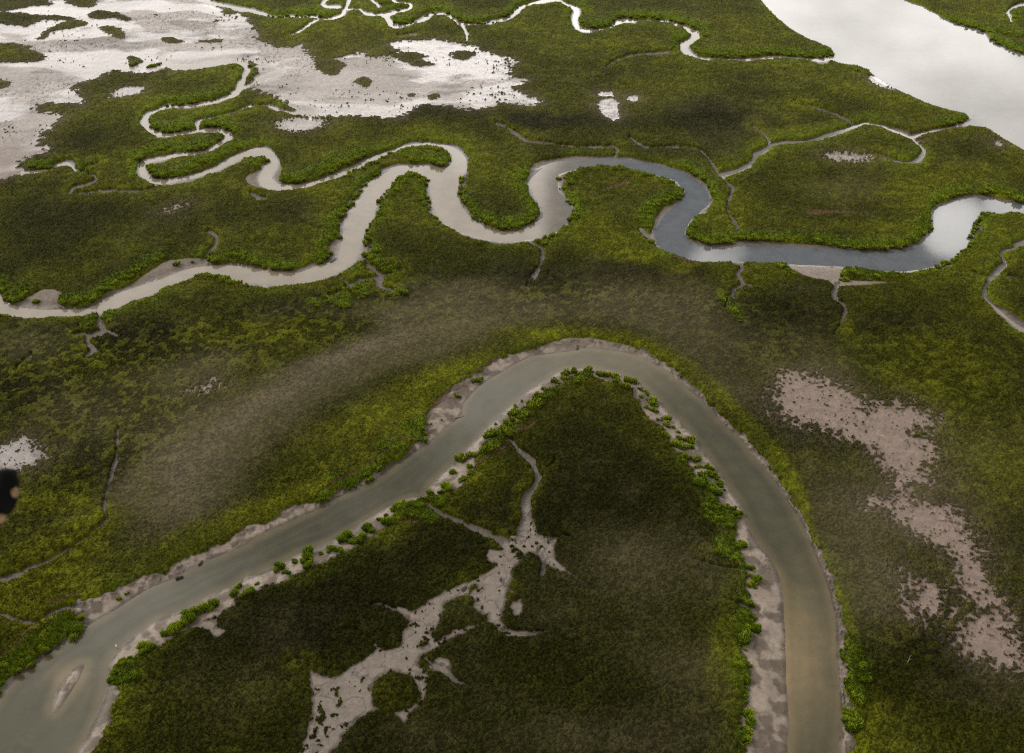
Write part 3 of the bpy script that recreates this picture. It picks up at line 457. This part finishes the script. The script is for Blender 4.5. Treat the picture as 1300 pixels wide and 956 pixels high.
# ------------------------------------------------------------------ mesh from arrays
def link(o): COL.objects.link(o); return o
def mesh_np(name, co, quads=None, tris=None, mats=(), attrs=(), smooth_=True):
    me = bpy.data.meshes.new(name)
    fs = quads if quads is not None else tris; k = fs.shape[1]
    me.vertices.add(len(co)); me.vertices.foreach_set('co', np.ascontiguousarray(co, np.float32).ravel())
    me.loops.add(fs.size); me.loops.foreach_set('vertex_index', np.ascontiguousarray(fs, np.int32).ravel())
    me.polygons.add(len(fs)); me.polygons.foreach_set('loop_start', np.arange(0, fs.size, k, dtype=np.int32))
    me.polygons.foreach_set('use_smooth', np.full(len(fs), smooth_, bool))
    for m in mats: me.materials.append(m)
    for an, ty, data in attrs:
        a = me.attributes.new(an, ty, 'POINT')
        if ty == 'FLOAT': a.data.foreach_set('value', np.ascontiguousarray(data, np.float32))
        else:
            d = np.ones((len(co), 4), np.float32); d[:, :3] = data; a.data.foreach_set('color', d.ravel())
    me.update(calc_edges=True)
    return me
ii = np.arange(NX*NY).reshape(NY, NX)
allq = np.stack([ii[1:, :-1], ii[1:, 1:], ii[:-1, 1:], ii[:-1, :-1]], -1).reshape(-1, 4)   # rows run far -> near
def sub(name, mask_v, zz, mats, attrs, mode='any'):
    mv = mask_v[allq]; keep = mv.any(1) if mode == 'any' else mv.all(1)
    q = allq[keep]; used = np.zeros(px.size, bool); used[q.ravel()] = True
    idx = np.nonzero(used)[0]; rm = np.full(px.size, -1, np.int64); rm[idx] = np.arange(idx.size)
    co = np.stack([wx[idx], wy[idx], zz[idx]], -1)
    return mesh_np(name, co, quads=rm[q], mats=mats, attrs=[(a, t, d[idx]) for a, t, d in attrs])

# ------------------------------------------------------------------ soils
mudc = np.array([.185, .150, .118]); wetc = np.array([.105, .090, .075]); sand = np.array([.40, .33, .265]); pale = np.array([.44, .405, .375]); peat = np.array([.06, .045, .03])
soil = np.repeat(mudc[None], px.size, 0)*(1+.5*(fbm(wx, wy, 9, 4, 60)-.5))[:, None]
strip = sstep(0, 3.5, dW)*sstep(12, 5, dW)
inner = (dG < 1)
soil = mix(soil, sand, np.clip(sstep(.2, 1.4, dW)*(.70+.6*(fbm(wx, wy, 4, 5, 61)-.5)), 0, 1)*inner)
soil = mix(soil, np.array([.24,.20,.165]), sstep(1, -1, flat))
soil = mix(soil, wetc, (1-sstep(0, .035, dend))*.55*(flat < 1))
soil = mix(soil, wetc*1.3, sstep(1.0, 0, np.abs(dW))*.5*sstep(.45,.6,fbm(wx, wy, 12, 2, 66)))
soil = mix(soil, peat*1.6, sstep(3.2, .2, veg+0*px+3.2*(veg<=0)*0+np.where(veg<0,-veg,0))*(dG<0)*(px*0+sstep(.40,.62,fbm(wx, wy, 3.0, 3, 67)))*.75)
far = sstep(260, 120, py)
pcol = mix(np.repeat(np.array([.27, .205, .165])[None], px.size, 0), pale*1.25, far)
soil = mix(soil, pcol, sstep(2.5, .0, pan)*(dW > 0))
soil = mix(soil, wetc*1.0, sstep(.45, .65, fbm(wx*.5, wy, 16, 4, 62))*sstep(1, -1, pan)*.22*far)
stk = fbm(wx*.22, wy*.8+6*wob, 6.5, 5, 91); spk = vnoise(wx*1.6, wy*.55, 92)
soil = mix(soil, np.array([.17, .15, .14]), (pan < .5)*far*np.clip(sstep(.50, .66, stk)*.55+sstep(.62, .8, spk)*sstep(.42, .56, fbm(wx, wy, 40, 3, 93))*.75, 0, .85))
soil = soil*(1+(pan < .5)*(1-far)*(.30*(fbm(wx, wy, 2.0, 3, 94)-.5)+.22*(fbm(wx, wy, .7, 2, 95)-.5)))[:, None]
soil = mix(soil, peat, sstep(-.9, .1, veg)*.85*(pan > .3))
soil = mix(soil, mudc*1.2, (mud < .3)*.6)
soil = mix(soil, np.array([.075, .052, .034]), np.clip(clod*(il > 12), 0, 1)*.85)
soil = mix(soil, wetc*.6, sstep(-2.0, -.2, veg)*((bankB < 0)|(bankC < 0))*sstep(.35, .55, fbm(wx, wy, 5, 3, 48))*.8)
soil = mix(soil, np.array([.135,.112,.092]), sstep(.6,-.6,trench)*.8*(pan>0)*(flat>0))
soil = mix(soil, np.array([.30,.25,.21]), sstep(1,-1,sdf(MUD[1], .3))*.8)
soil = mix(soil, np.array([.42,.40,.38]), (pan < .5)*blob0(15, 580, 50, 30)*.9)
wet = np.clip(sstep(3.0, .2, dW)*.85+.25*(trench < 0), 0, 1)
panwet = sstep(.42, .58, fbm(wx*.6, wy*1.0, 26, 4, 63)+.16*blob(60,35,90,25)+.2*blob(140,80,60,12)+.16*blob(190,12,60,10)+.12*blob(560,60,50,12)+.1*blob(560,95,120,18)-.2*blob(420,110,60,25))
wet = np.where(pan < 0, np.maximum(wet, wetm*1.9*panwet), wet)
wet = np.clip(wet, 0, 1)
soil = mix(soil, wetc*2.4, wet*(pan < 0)*.25)
z = np.where((pan < 0) & (dW > 0), z-.12*wet*np.clip(dW, 0, 1), z)

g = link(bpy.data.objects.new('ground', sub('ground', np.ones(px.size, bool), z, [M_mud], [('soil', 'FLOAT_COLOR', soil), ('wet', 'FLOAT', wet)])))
g['kind'] = 'structure'

# ------------------------------------------------------------------ water
near_id = np.argmin(np.stack([dW_A, dW_B, dW_R, dC]), 0)
silt0 = np.array([.085, .078, .045]); beige = np.array([.25, .205, .145]); shoal = np.array([.25, .19, .105]); river_c = np.array([.20, .19, .17]); sky_slate = np.array([.14, .145, .145])
silt = np.repeat(silt0[None], px.size, 0)
silt = mix(silt, shoal, np.clip(sstep(3.0, 0, -dW_A)*.35+blob(1010,840,45,90)*.75+blob(90,860,30,22)*.5+blob(780,460,120,40)*.25, 0, 1)*(near_id == 0))
streak = vnoise(dW_A*.9+3*fbm(wx, wy, 30, 2, 81), (wx+wy)/45., 82)
silt *= (.90+.20*streak)[:, None]
bsel = (near_id == 1)[:, None]
bt = sstep(840, 640, px)
silt = np.where(bsel, mix(np.repeat(sky_slate[None], px.size, 0), beige, bt), silt)  # right reach: blue-grey of the reflected sky put into the base colour
silt = np.where((near_id == 2)[:, None], river_c, silt)
silt = np.where((near_id == 3)[:, None], beige, silt)
zw = np.zeros(px.size)
low = z < .04
for k, nm in ((0, 'near_river_water'), (1, 'meandering_creek_water'), (2, 'wide_river_water'), (3, 'side_creek_water')):
    m = low & (near_id == k)
    if m.sum() < 4: continue
    # faces owned by the id of their first corner, so the sheets meet edge to edge
    own = near_id[allq[:, 0]] == k
    keep = low[allq].any(1) & own & (dW[allq[:, 0]] < 3)
    q = allq[keep]; used = np.unique(q); rm = np.full(px.size, -1, np.int64); rm[used] = np.arange(used.size)
    co = np.stack([wx[used], wy[used], zw[used]], -1)
    o = link(bpy.data.objects.new(nm, mesh_np(nm, co, quads=rm[q], mats=[M_water], attrs=[('silt', 'FLOAT_COLOR', silt[used])])))
    o['kind'] = 'structure'

# ------------------------------------------------------------------ grass canopy
hgt = .20+.24*sstep(0, 3.5, veg)+.22*lev*sstep(.35, .6, n_mid)+.55*halo-.22*BRN-.3*WR+.35*(fbm(wx, wy, 4.5, 3, 97)-.5)
hgt += (tuss-.4)*.14*(1-.8*BRN)+(grain-.5)*.18*(1-.5*BRN)
fine = (px > -64) & (px < 1364) & (py > -26) & (py < 986)
hgt += tz*(tm-.5)*.22
hgt *= 1-.7*sstep(4.5, .3, pan)
hgt += (RNG.random(px.size)-.5)*.20*np.where(fine, 1, .3)
zc = z+np.where(veg > 0, np.clip(hgt, .12, 2)*sstep(0, .5, veg), -.15)
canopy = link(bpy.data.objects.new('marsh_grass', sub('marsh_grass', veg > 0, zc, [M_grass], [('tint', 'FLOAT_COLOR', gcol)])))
canopy['kind'] = 'stuff'; canopy['label'] = 'dark olive and yellow green cordgrass carpet covering the marsh'; canopy['category'] = 'grass'

# blades rising from the canopy
NF = 800000
ux = RNG.uniform(-50, 1350, NF); uy = RNG.uniform(-22, 975, NF)
ci = np.clip(((ux-fx[0])/ST+.5).astype(int), 0, len(fx)-1)+26; cj = np.clip(((uy-fy[0])/ST+.5).astype(int), 0, len(fy)-1)+70
gi = cj*NX+ci
keep = (veg[gi] > .15) | ((veg[gi] > -1.4) & (pan[gi] > -1.4) & (pan[gi] < 0) & (RNG.random(NF) < .12))
ux, uy, gi = ux[keep], uy[keep], gi[keep]; n = ux.size
bx, by = unproj(ux, uy); bz = np.where(veg[gi] > 0, zc[gi]-.35, z[gi]-.03)
L = (.55+.35*RNG.random(n))*(1-.45*BRN[gi])*(1+.5*halo[gi])*np.where(veg[gi] > 0, 1, .7)*(.8+.0*n); Wd = .8*mpp(uy)*(.8+.6*RNG.random(n))+.08
T = 3; an = RNG.uniform(0, 2*np.pi, (n, T)); le = RNG.uniform(.1, .55, (n, T))
vx = np.zeros((n, T, 3)); vy = np.zeros((n, T, 3)); vz = np.zeros((n, T, 3))
ca, sa = np.cos(an), np.sin(an)
vx[..., 0] = bx[:, None]-sa*Wd[:, None]*.5; vy[..., 0] = by[:, None]+ca*Wd[:, None]*.5; vz[..., 0] = bz[:, None]
vx[..., 1] = bx[:, None]+sa*Wd[:, None]*.5; vy[..., 1] = by[:, None]-ca*Wd[:, None]*.5; vz[..., 1] = bz[:, None]
vx[..., 2] = bx[:, None]+ca*L[:, None]*le; vy[..., 2] = by[:, None]+sa*L[:, None]*le; vz[..., 2] = bz[:, None]+L[:, None]
co = np.stack([vx, vy, vz], -1).reshape(-1, 3)
tc = gcol[gi]*(.65+.75*RNG.random(n)**1.4)[:, None]
tc[:, 0] *= .85+.3*RNG.random(n)
tc = np.repeat(tc, 9, 0)
bl = mesh_np('grass_blades', co, tris=np.arange(n*9).reshape(-1, 3), mats=[M_blade], attrs=[('tint', 'FLOAT_COLOR', tc)], smooth_=False)
o = link(bpy.data.objects.new('cordgrass_blades', bl)); o['kind'] = 'stuff'; o['label'] = 'fine cordgrass blades sticking up all over the marsh'; o['category'] = 'grass'

# ------------------------------------------------------------------ tall cordgrass clumps
def clump_mesh(name, seed, nb, a, b, h, wid):
    r = np.random.default_rng(seed)
    # several overlapping crowns of blades: an uneven dome
    nc = 5; cx_ = r.uniform(-a*.6, a*.6, nc); cy_ = r.uniform(-b*.5, b*.5, nc); ch = h*r.uniform(.7, 1.1, nc); crd = r.uniform(.5, .75, nc)*min(a, b)*1.1
    k = r.integers(0, nc, nb); th = r.uniform(0, 2*np.pi, nb); rr = np.sqrt(r.random(nb))
    x0 = cx_[k]+np.cos(th)*rr*crd[k]*.55; y0 = cy_[k]+np.sin(th)*rr*crd[k]*.55
    hh = ch[k]*(1-.55*rr**2)*r.uniform(.75, 1.1, nb)
    x1 = cx_[k]+np.cos(th)*rr*crd[k]*1.35; y1 = cy_[k]+np.sin(th)*rr*crd[k]*1.35
    ta = r.uniform(0, np.pi, nb); w = wid*r.uniform(.6, 1.3, nb)
    xm = (x0+x1)/2-.1*(x1-x0); ym = (y0+y1)/2-.1*(y1-y0); zm = hh*.6
    dx, dy = np.cos(ta)*w/2, np.sin(ta)*w/2
    base = -.25
    V = np.stack([np.stack([x0-dx*.6, y0-dy*.6, np.full(nb, base)], -1), np.stack([x0+dx*.6, y0+dy*.6, np.full(nb, base)], -1),
                  np.stack([xm+dx, ym+dy, zm], -1), np.stack([xm-dx, ym-dy, zm], -1),
                  np.stack([x1+dx*.5, y1+dy*.5, hh], -1), np.stack([x1-dx*.5, y1-dy*.5, hh*.97], -1)], 1)
    tip = np.tile(np.array([0, 0, .6, .6, 1, 1.0]), nb)
    tip = np.clip(tip*np.repeat(.45+.6*hh/h, 6), 0, 1)
    f = np.arange(nb)[:, None]*6
    q = np.concatenate([f+np.array([[0, 1, 2, 3]]), f+np.array([[3, 2, 4, 5]])])
    return V.reshape(-1, 3), q, tip
random.seed(5)
protos = []
for i in range(7):
    V, q, tip = clump_mesh('c', 100+i, 420, random.uniform(1.2, 1.7), random.uniform(.8, 1.2), random.uniform(1.3, 1.75), .17)
    protos.append(mesh_np('cordgrass_clump', V, quads=q, mats=[M_clump], attrs=[('tip', 'FLOAT', tip)], smooth_=False))
lights = [clump_mesh('c', 300+i, 90, 1.5, 1.1, 1.6, .34) for i in range(6)]
INFO = {
 'near_left': ('bright green cordgrass clump in the hedge along the pale lower left sandbank', 'clumps on the lower left sandbank'),
 'near_mid': ('round green cordgrass clump on the straight sandy bank below the near river', 'clumps on the straight sandy bank of the near river'),
 'near_isle': ('green cordgrass clump on the sandy bank of the small triangular marsh island', 'clumps on the bank of the triangular marsh island'),
 'near_bend': ('green cordgrass clump around the inside top of the near river bend', 'clumps inside the top of the near river bend'),
 'near_east': ('elongated bright green cordgrass clump on the inner right bank below the river bend', 'clumps on the inner right bank of the near river'),
 'near_south': ('vivid lime green cordgrass clump beside the broad sandbar at the lower right', 'clumps beside the broad lower right sandbar'),
 'far_shore_foot': ('green cordgrass clump on the outer bank of the near river at lower right', 'clumps on the outer bank at the lower right'),
 'corner': ('green cordgrass clump on the muddy river bank in the lower left corner', 'clumps on the bank in the lower left corner'),
 'outer_bank': ('small cordgrass clump on the outer muddy bank left of the near river', 'clumps on the outer bank of the near river'),
 'creek_sw': ('green cordgrass clump by the beige left reach of the meandering creek', 'clumps by the left reach of the creek'),
 'creek_w': ('cordgrass clump on the muddy left bank below the first creek loop', 'clumps on the left bank of the first creek loop'),
 'creek_w2': ('cordgrass clump on the left side of the first point the creek loops around', 'clumps on the left of the first creek point'),
 'creek_w3': ('cordgrass clump on the right side of the first point the creek loops around', 'clumps on the right of the first creek point'),
 'creek_c': ('cordgrass clump round the marsh tongue between the first and second creek loops', 'clumps round the tongue between the creek loops'),
 'creek_c2': ('cordgrass clump on the top or right of the broad middle creek point', 'clumps on top and right of the broad creek point'),
 'creek_c3': ('cordgrass clump on the left side of the broad point in the middle creek loop', 'clumps on the left of the broad creek point'),
 'creek_c4': ('cordgrass clump on the marsh tongue right of the blue creek bend', 'clumps on the tongue right of the blue creek bend'),
 'creek_e': ('cordgrass clump along the upper bank of the blue right reach of the creek', 'clumps along the upper bank of the blue reach'),
 'creek_e2': ('cordgrass clump along the lower bank of the blue right reach of the creek', 'clumps along the lower bank of the blue reach'),
 'branch': ('cordgrass clump on the banks of the narrower branch above the first creek loop', 'clumps on the branch above the first creek loop'),
 'north_west': ('small cordgrass clump beside the narrow white looping creek at the upper left', 'clumps by the looping creek at the upper left'),
 'north': ('small cordgrass clump beside the winding creek along the top of the marsh', 'clumps by the top creek'),
 'river': ('small cordgrass clump on the shore of the wide river at the upper right', 'clumps on the wide river shore'),
}
info = []
for (sx_, sy_, key) in seeds:
    vis = -45 < sx_ < 1345 and -12 < sy_ < 1010
    if vis: info.append((sy_, sx_, key))
info.sort(reverse=True)
nind = 0; lv, lq, lt = [], [], []; off = 0
for (sy_, sx_, key) in info:
    ci_ = min(max(np.searchsorted(XS, sx_), 0), NX-1); cj_ = min(np.searchsorted(YS, sy_+2), NY-1)
    zz = float(z[cj_*NX+ci_]); 
    if dW[cj_*NX+ci_] < -.6: continue
    zz = max(zz, .02)
    x_, y_ = unproj(sx_, sy_+2.2, zz)
    iso = .95 if key.startswith('near') or key == 'far_shore_foot' else .95
    s = random.choice((.4, .5, .6, .75, .9, 1.05, 1.3))*random.uniform(.85, 1.15)*iso*(.8 if key in ('outer_bank', 'corner') else 1.12)*(1.0 if sy_ > 430 else .85+.15*max(0., (sy_-0)/430.))
    if -8 < sx_ < 1308 and sy_ < 960 and nind < 300:
        me = protos[random.randrange(7)]
        o = bpy.data.objects.new('cordgrass_clump', me); link(o)
        o.location = (x_, y_, zz); o.rotation_euler = (0, 0, random.uniform(0, 6.28)); o.scale = (s*random.uniform(.8, 1.2), s*random.uniform(.8, 1.15), s*random.uniform(.75, 1.1))
        o['label'], o['group'] = INFO[key]; o['category'] = 'grass clump'; nind += 1
    else:
        V, q, tip = lights[random.randrange(6)]
        a = random.uniform(0, 6.28); c_, s_ = math.cos(a), math.sin(a)
        W = V*s; W = np.stack([W[:, 0]*c_-W[:, 1]*s_+x_, W[:, 0]*s_+W[:, 1]*c_+y_, W[:, 2]+zz], -1)
        lv.append(W); lq.append(q+off); lt.append(tip*random.uniform(.7, 1.0)); off += len(V)
far_me = mesh_np('distant_cordgrass_clumps', np.concatenate(lv), quads=np.concatenate(lq), mats=[M_clump], attrs=[('tip', 'FLOAT', np.concatenate(lt))], smooth_=False)
o = link(bpy.data.objects.new('distant_cordgrass_clumps', far_me)); o['kind'] = 'stuff'; o['label'] = 'many small green cordgrass clumps lining the farther creek banks'; o['category'] = 'grass clump'
print('individual clumps', nind, 'merged', len(lv))

# ------------------------------------------------------------------ small things
def tube(pts, rad, seg=8, cap=True):
    V, Fq = [], []
    pts = [np.array(p, float) for p in pts]
    for i, p in enumerate(pts):
        d = pts[min(i+1, len(pts)-1)]-pts[max(i-1, 0)]; d /= np.linalg.norm(d)+1e-9
        u = np.cross(d, (0, 0, 1.0)); 
        if np.linalg.norm(u) < .1: u = np.cross(d, (1.0, 0, 0))
        u /= np.linalg.norm(u); v = np.cross(d, u)
        for k in range(seg):
            a = 2*math.pi*k/seg; V.append(tuple(p+rad[i]*(u*math.cos(a)+v*math.sin(a))))
    for i in range(len(pts)-1):
        for k in range(seg):
            Fq.append((i*seg+k, i*seg+(k+1) % seg, (i+1)*seg+(k+1) % seg, (i+1)*seg+k))
    if cap:
        Fq.append(tuple(range(seg))[::-1]); Fq.append(tuple((len(pts)-1)*seg+k for k in range(seg)))
    return V, Fq
def obj(name, parts, mat, parent=None, loc=(0, 0, 0), sm=True):
    V, Fq = [], []
    for v, f in parts:
        n0 = len(V); V += v; Fq += [tuple(i+n0 for i in t) for t in f]
    me = bpy.data.meshes.new(name); me.from_pydata(V, [], Fq); me.materials.append(mat)
    for p in me.polygons: p.use_smooth = sm
    me.update(); o = link(bpy.data.objects.new(name, me)); o.location = loc
    if parent: o.parent = parent
    return o
def empty(name, loc, label, cat, group=None, rz=0):
    o = link(bpy.data.objects.new(name, None)); o.location = loc; o.rotation_euler = (0, 0, rz); o['label'] = label; o['category'] = cat
    if group: o['group'] = group
    return o
M_feather = plain('white_feather', (.8, .8, .78), .7); M_bill = plain('yellow_bill', (.6, .38, .05), .5); M_leg = plain('dark_leg', (.03, .03, .03), .5)
M_bark = plain('wet_bark', (.045, .034, .026), .7, sc_=3); M_bleach = plain('bleached_wood', (.34, .31, .27), .8, sc_=3)
# egret wading by the lower left sandbank
e = empty('egret', P3(148, 822, -.12), 'tall white egret standing in the shallows off the lower left sandbank', 'bird', rz=2.3)
obj('body', [tube([(-.34, 0, .62), (-.24, 0, .64), (-.05, 0, .70), (.10, 0, .76), (.18, 0, .84), (.20, 0, .93), (.15, 0, 1.01), (.14, 0, 1.09), (.19, 0, 1.15), (.25, 0, 1.15), (.29, 0, 1.13)], [.015, .06, .115, .10, .055, .035, .028, .026, .032, .034, .012], 10)], M_feather, e)
for sgn in (-1, 1):
    obj('wing', [tube([(.08, sgn*.085, .76), (-.08, sgn*.115, .72), (-.25, sgn*.07, .65), (-.40, sgn*.02, .60)], [.03, .07, .05, .008], 8)], M_feather, e)
    obj('leg', [tube([(-.02, sgn*.045, .62), (.0, sgn*.045, .36), (-.02, sgn*.045, .0), (-.02, sgn*.045, -.03)], [.016, .014, .010, .012], 6)], M_leg, e)
obj('bill', [tube([(.28, 0, 1.135), (.42, 0, 1.115)], [.016, .003], 6)], M_bill, e)
# driftwood
def log(name, pxl, pyl, label, length, rad, ang, mat, z0=.05, branches=2, tilt=.04):
    r = random.Random(int(pxl)); c0 = P3(pxl, pyl, z0)
    d = np.array([math.cos(ang), math.sin(ang), tilt]); pts = [d*length*(t-.5)+np.array([0, 0, rad*.5+r.uniform(-.05, .05)]) for t in np.linspace(0, 1, 6)]
    prt = [tube(pts, [rad*(1.1-.6*t)*r.uniform(.9, 1.1) for t in np.linspace(0, 1, 6)], 9)]
    e = empty(name, c0, label, 'driftwood')
    obj('trunk', prt, mat, e)
    for b in range(branches):
        s0 = pts[1+b*2]; dd = np.array([math.cos(ang+(1 if b % 2 else -1)*.9), math.sin(ang+(1 if b % 2 else -1)*.9), .5])
        obj('branch', [tube([s0, s0+dd*length*.16, s0+dd*length*.3+np.array([0, 0, .06])], [rad*.45, rad*.3, rad*.08], 6)], mat, e)
    return e
log('driftwood_log', 228, 734, 'short dark log half sunk by the left bank of the near river', 1.9, .5, .3, M_bark, .0)
log('driftwood_log', 255, 715, 'dark broken log lying on the mud edge above the half sunk log', 1.7, .30, 1.2, M_bark, .1)
log('driftwood_log', 424, 330, 'slim brown log slanting down the mud bank of the meandering creek', 4.2, .22, .95, plain('brown_bark', (.12, .075, .045), .8, sc_=3), .2)
log('driftwood_log', 733, 441, 'dark stub of wood jutting from the top outer bank of the near bend', 2.2, .26, 1.5, M_bark, .15)
log('driftwood_log', 583, 529, 'pale tangled driftwood on the mud spit of the left outer bank', 3.2, .16, .4, M_bleach, .15, 2)
# bleached snag standing in the lower right marsh
e = empty('dead_snag', P3(1150, 845, .5), 'bare bleached snag leaning in the dark marsh at the lower right', 'dead tree')
obj('trunk', [tube([(0, 0, -.1), (.1, .05, .9), (.35, .2, 1.8), (.5, .45, 2.6), (.75, .6, 3.3)], [.11, .09, .07, .05, .02], 8)], M_bleach, e)
obj('branch', [tube([(.3, .17, 1.7), (.65, .1, 2.2), (.9, .0, 2.6)], [.04, .03, .01], 6)], M_bleach, e)

# ------------------------------------------------------------------ camera and the aircraft fitting beside it
cam_d = bpy.data.cameras.new('camera'); cam = link(bpy.data.objects.new('camera', cam_d)); sc.camera = cam
cam.location = (0, 0, H); cam.rotation_euler = (math.pi/2-PITCH, 0, 0)
cam_d.lens = 35; cam_d.sensor_width = 36; cam_d.sensor_fit = 'HORIZONTAL'; cam_d.shift_y = -45/1300
cam_d.clip_start = .05; cam_d.clip_end = 60000
cam_d.dof.use_dof = True; cam_d.dof.focus_distance = 340; cam_d.dof.aperture_fstop = 10.0
def near(pxx, pyy, dist):
    dx = (pxx-CX)/F; dy = (CY-pyy)/F
    v = np.array([dx, cp+dy*sp, -sp+dy*cp]); return np.array([0, 0, H])+v*dist
M_black = plain('black_paint', (.003, .003, .003), .8, sc_=20); M_black.node_tree.nodes['Principled BSDF'].inputs['Specular IOR Level'].default_value = .1; M_brass = plain('brass', (.26, .16, .075), .6, .2, sc_=20)
c0 = near(5, 628, .9)
a = empty('aircraft_bracket', tuple(c0), 'out of focus black aircraft bracket with amber bolts at the left edge', 'aircraft part')
mpp9 = .9/F
rgt = np.array([1., 0, 0]); upv = np.array([0, sp, cp]); fw = np.array([0, cp, -sp])
def loc(u, v, w=0): return tuple(rgt*u*mpp9+upv*v*mpp9+fw*w)
obj('arm', [tube([loc(-260, 8, .1), loc(-90, 4, .03), loc(-25, 0, 0), loc(-2, 0, 0)], [.022, .020, .016, .013], 16)], M_black, a)
obj('housing', [tube([loc(2, 33, 0), loc(2, 30, 0), loc(3, 18, 0), loc(2, 0, 0), loc(0, -12, 0), loc(-3, -22, 0), loc(-4, -25, 0)], [.003, .0085, .0105, .0112, .010, .0072, .003], 18)], M_black, a)
obj('bolt', [tube([loc(15, 3, -.004), loc(19, 4, -.004), loc(21, 4, -.004)], [.0045, .0045, .002], 12)], M_brass, a)
obj('bolt', [tube([loc(-6, -27, -.006), loc(3, -29, -.006), loc(6, -29, -.006)], [.0045, .0042, .002], 12)], M_brass, a)

# ------------------------------------------------------------------ sky and light
SUN_EL, SUN_AZ = math.radians(38), math.radians(-66)      # azimuth from +Y, towards +X
w = bpy.data.worlds.new('World'); sc.world = w; w.use_nodes = True; nt = w.node_tree
bg = nt.nodes['Background']; bg.inputs['Strength'].default_value = .1
sky = N(nt, 'ShaderNodeTexSky', sky_type='NISHITA'); sky.sun_disc = False; sky.sun_elevation = SUN_EL; sky.sun_rotation = SUN_AZ; sky.air_density = 1.2; sky.dust_density = 2
tc_ = N(nt, 'ShaderNodeTexCoord'); D = tc_.outputs['Generated']
def M(op, a, b=None, c=None, clamp=False):
    m = N(nt, 'ShaderNodeMath', operation=op); m.use_clamp = clamp
    for i, v in enumerate((a, b, c)):
        if v is None: continue
        if hasattr(v, 'links'): nt.links.new(v, m.inputs[i])
        else: m.inputs[i].default_value = v
    return m.outputs[0]
def dot(v):
    m = N(nt, 'ShaderNodeVectorMath', operation='DOT_PRODUCT'); nt.links.new(D, m.inputs[0]); m.inputs[1].default_value = v; return m.outputs['Value']
def dirv(az, el): az, el = math.radians(az), math.radians(el); return (math.sin(az)*math.cos(el), math.cos(az)*math.cos(el), math.sin(el))
def gap(az, el, rad, soft):                     # 1 at the middle of a patch of sky, 0 outside
    m = N(nt, 'ShaderNodeMapRange', interpolation_type='SMOOTHSTEP'); nt.links.new(dot(dirv(az, el)), m.inputs['Value'])
    m.inputs['From Min'].default_value = math.cos(math.radians(rad+soft)); m.inputs['From Max'].default_value = math.cos(math.radians(max(rad-soft, .1))); return m.outputs['Result']
sep = N(nt, 'ShaderNodeSeparateXYZ'); nt.links.new(D, sep.inputs[0])
zz_ = M('ADD', M('ABSOLUTE', sep.outputs['Z']), .12)
com = N(nt, 'ShaderNodeCombineXYZ'); nt.links.new(M('DIVIDE', sep.outputs['X'], zz_), com.inputs[0]); nt.links.new(M('DIVIDE', sep.outputs['Y'], zz_), com.inputs[1])
nz = noise_node(nt, 1.6, 7, .58, com.outputs[0]); nz2 = noise_node(nt, 3.6, 5, .5, com.outputs[0])
hole = None
for (a_, e_, r_, so_, wt) in [(9, 27.2, 5, 3.5, 1), (17, 28.5, 5.5, 3.5, 1), (23.5, 27.5, 4.5, 3, 1), (28.2, 26, 3.2, 1.6, .95), (31.5, 23.5, 1.6, 1.5, .6), (25.5, 19.5, .8, 3.0, .5), (28.2, 17.2, .6, 2.2, .42), (21, 20, .6, 2.2, .3), (19, 15, .6, 2.2, .25), (22, 41, 5, 5, .9), (5, 60, 22, 12, .6), (18, 21.5, 1.5, 1.8, .35), (-14, 46, 8, 8, .6)]:
    h_ = M('MULTIPLY', gap(a_, e_, r_, so_), wt); hole = h_ if hole is None else M('MAXIMUM', hole, h_)
puff = M('MAXIMUM', gap(26.6, 25.9, 1.3, .7), M('MAXIMUM', M('MULTIPLY', gap(29.0, 24.2, .6, .8), .8), M('MULTIPLY', gap(13.5, 29.5, 1.2, 1.8), .5)))
hole = M('SUBTRACT', hole, M('MULTIPLY', puff, 1.3))
cov = M('SUBTRACT', M('ADD', nz.outputs['Fac'], .22), M('MULTIPLY', hole, .40))
cm = N(nt, 'ShaderNodeMapRange', interpolation_type='SMOOTHSTEP'); nt.links.new(cov, cm.inputs['Value']); cm.inputs['From Min'].default_value = .46; cm.inputs['From Max'].default_value = .62
glow = gap(-26, 24, 0, 42)
glow2 = gap(15, 8, 0, 32)
horizon = M('POWER', M('SUBTRACT', 1.0, M('ABSOLUTE', sep.outputs['Z'])), 3.0)
bright = M('ADD', M('ADD', 5.0, M('MULTIPLY', glow, 20.0)), M('ADD', M('MULTIPLY', glow2, 25.0), M('MULTIPLY', horizon, 6.0)))
bright = M('ADD', bright, M('MULTIPLY', puff, 26.0))
bright = M('MULTIPLY', bright, M('ADD', .22, M('MULTIPLY', nz2.outputs['Fac'], 1.55)))
cc = N(nt, 'ShaderNodeVectorMath', operation='SCALE'); cc.inputs[0].default_value = (1.0, .965, .93); nt.links.new(bright, cc.inputs['Scale'])
out = mixc(nt, 'MIX', cm.outputs['Result'], sky.outputs['Color'], cc.outputs[0])
nt.links.new(out, bg.inputs['Color'])
sd = bpy.data.lights.new('sun', 'SUN'); so = link(bpy.data.objects.new('sun', sd)); sd.energy = 1.5; sd.angle = math.radians(12); sd.color = (1, .94, .84)
dv = dirv(math.degrees(SUN_AZ), math.degrees(SUN_EL))
import mathutils
so.rotation_euler = mathutils.Vector(dv).to_track_quat('Z', 'Y').to_euler(); so.location = (0, 0, 300)
sc.view_settings.view_transform = 'Standard'; sc.view_settings.look = 'None'; sc.view_settings.exposure = 0.0; sc.view_settings.gamma = 1
sc.render.engine = 'CYCLES'; sc.cycles.filter_width = 1.2; sc.cycles.use_denoising = False
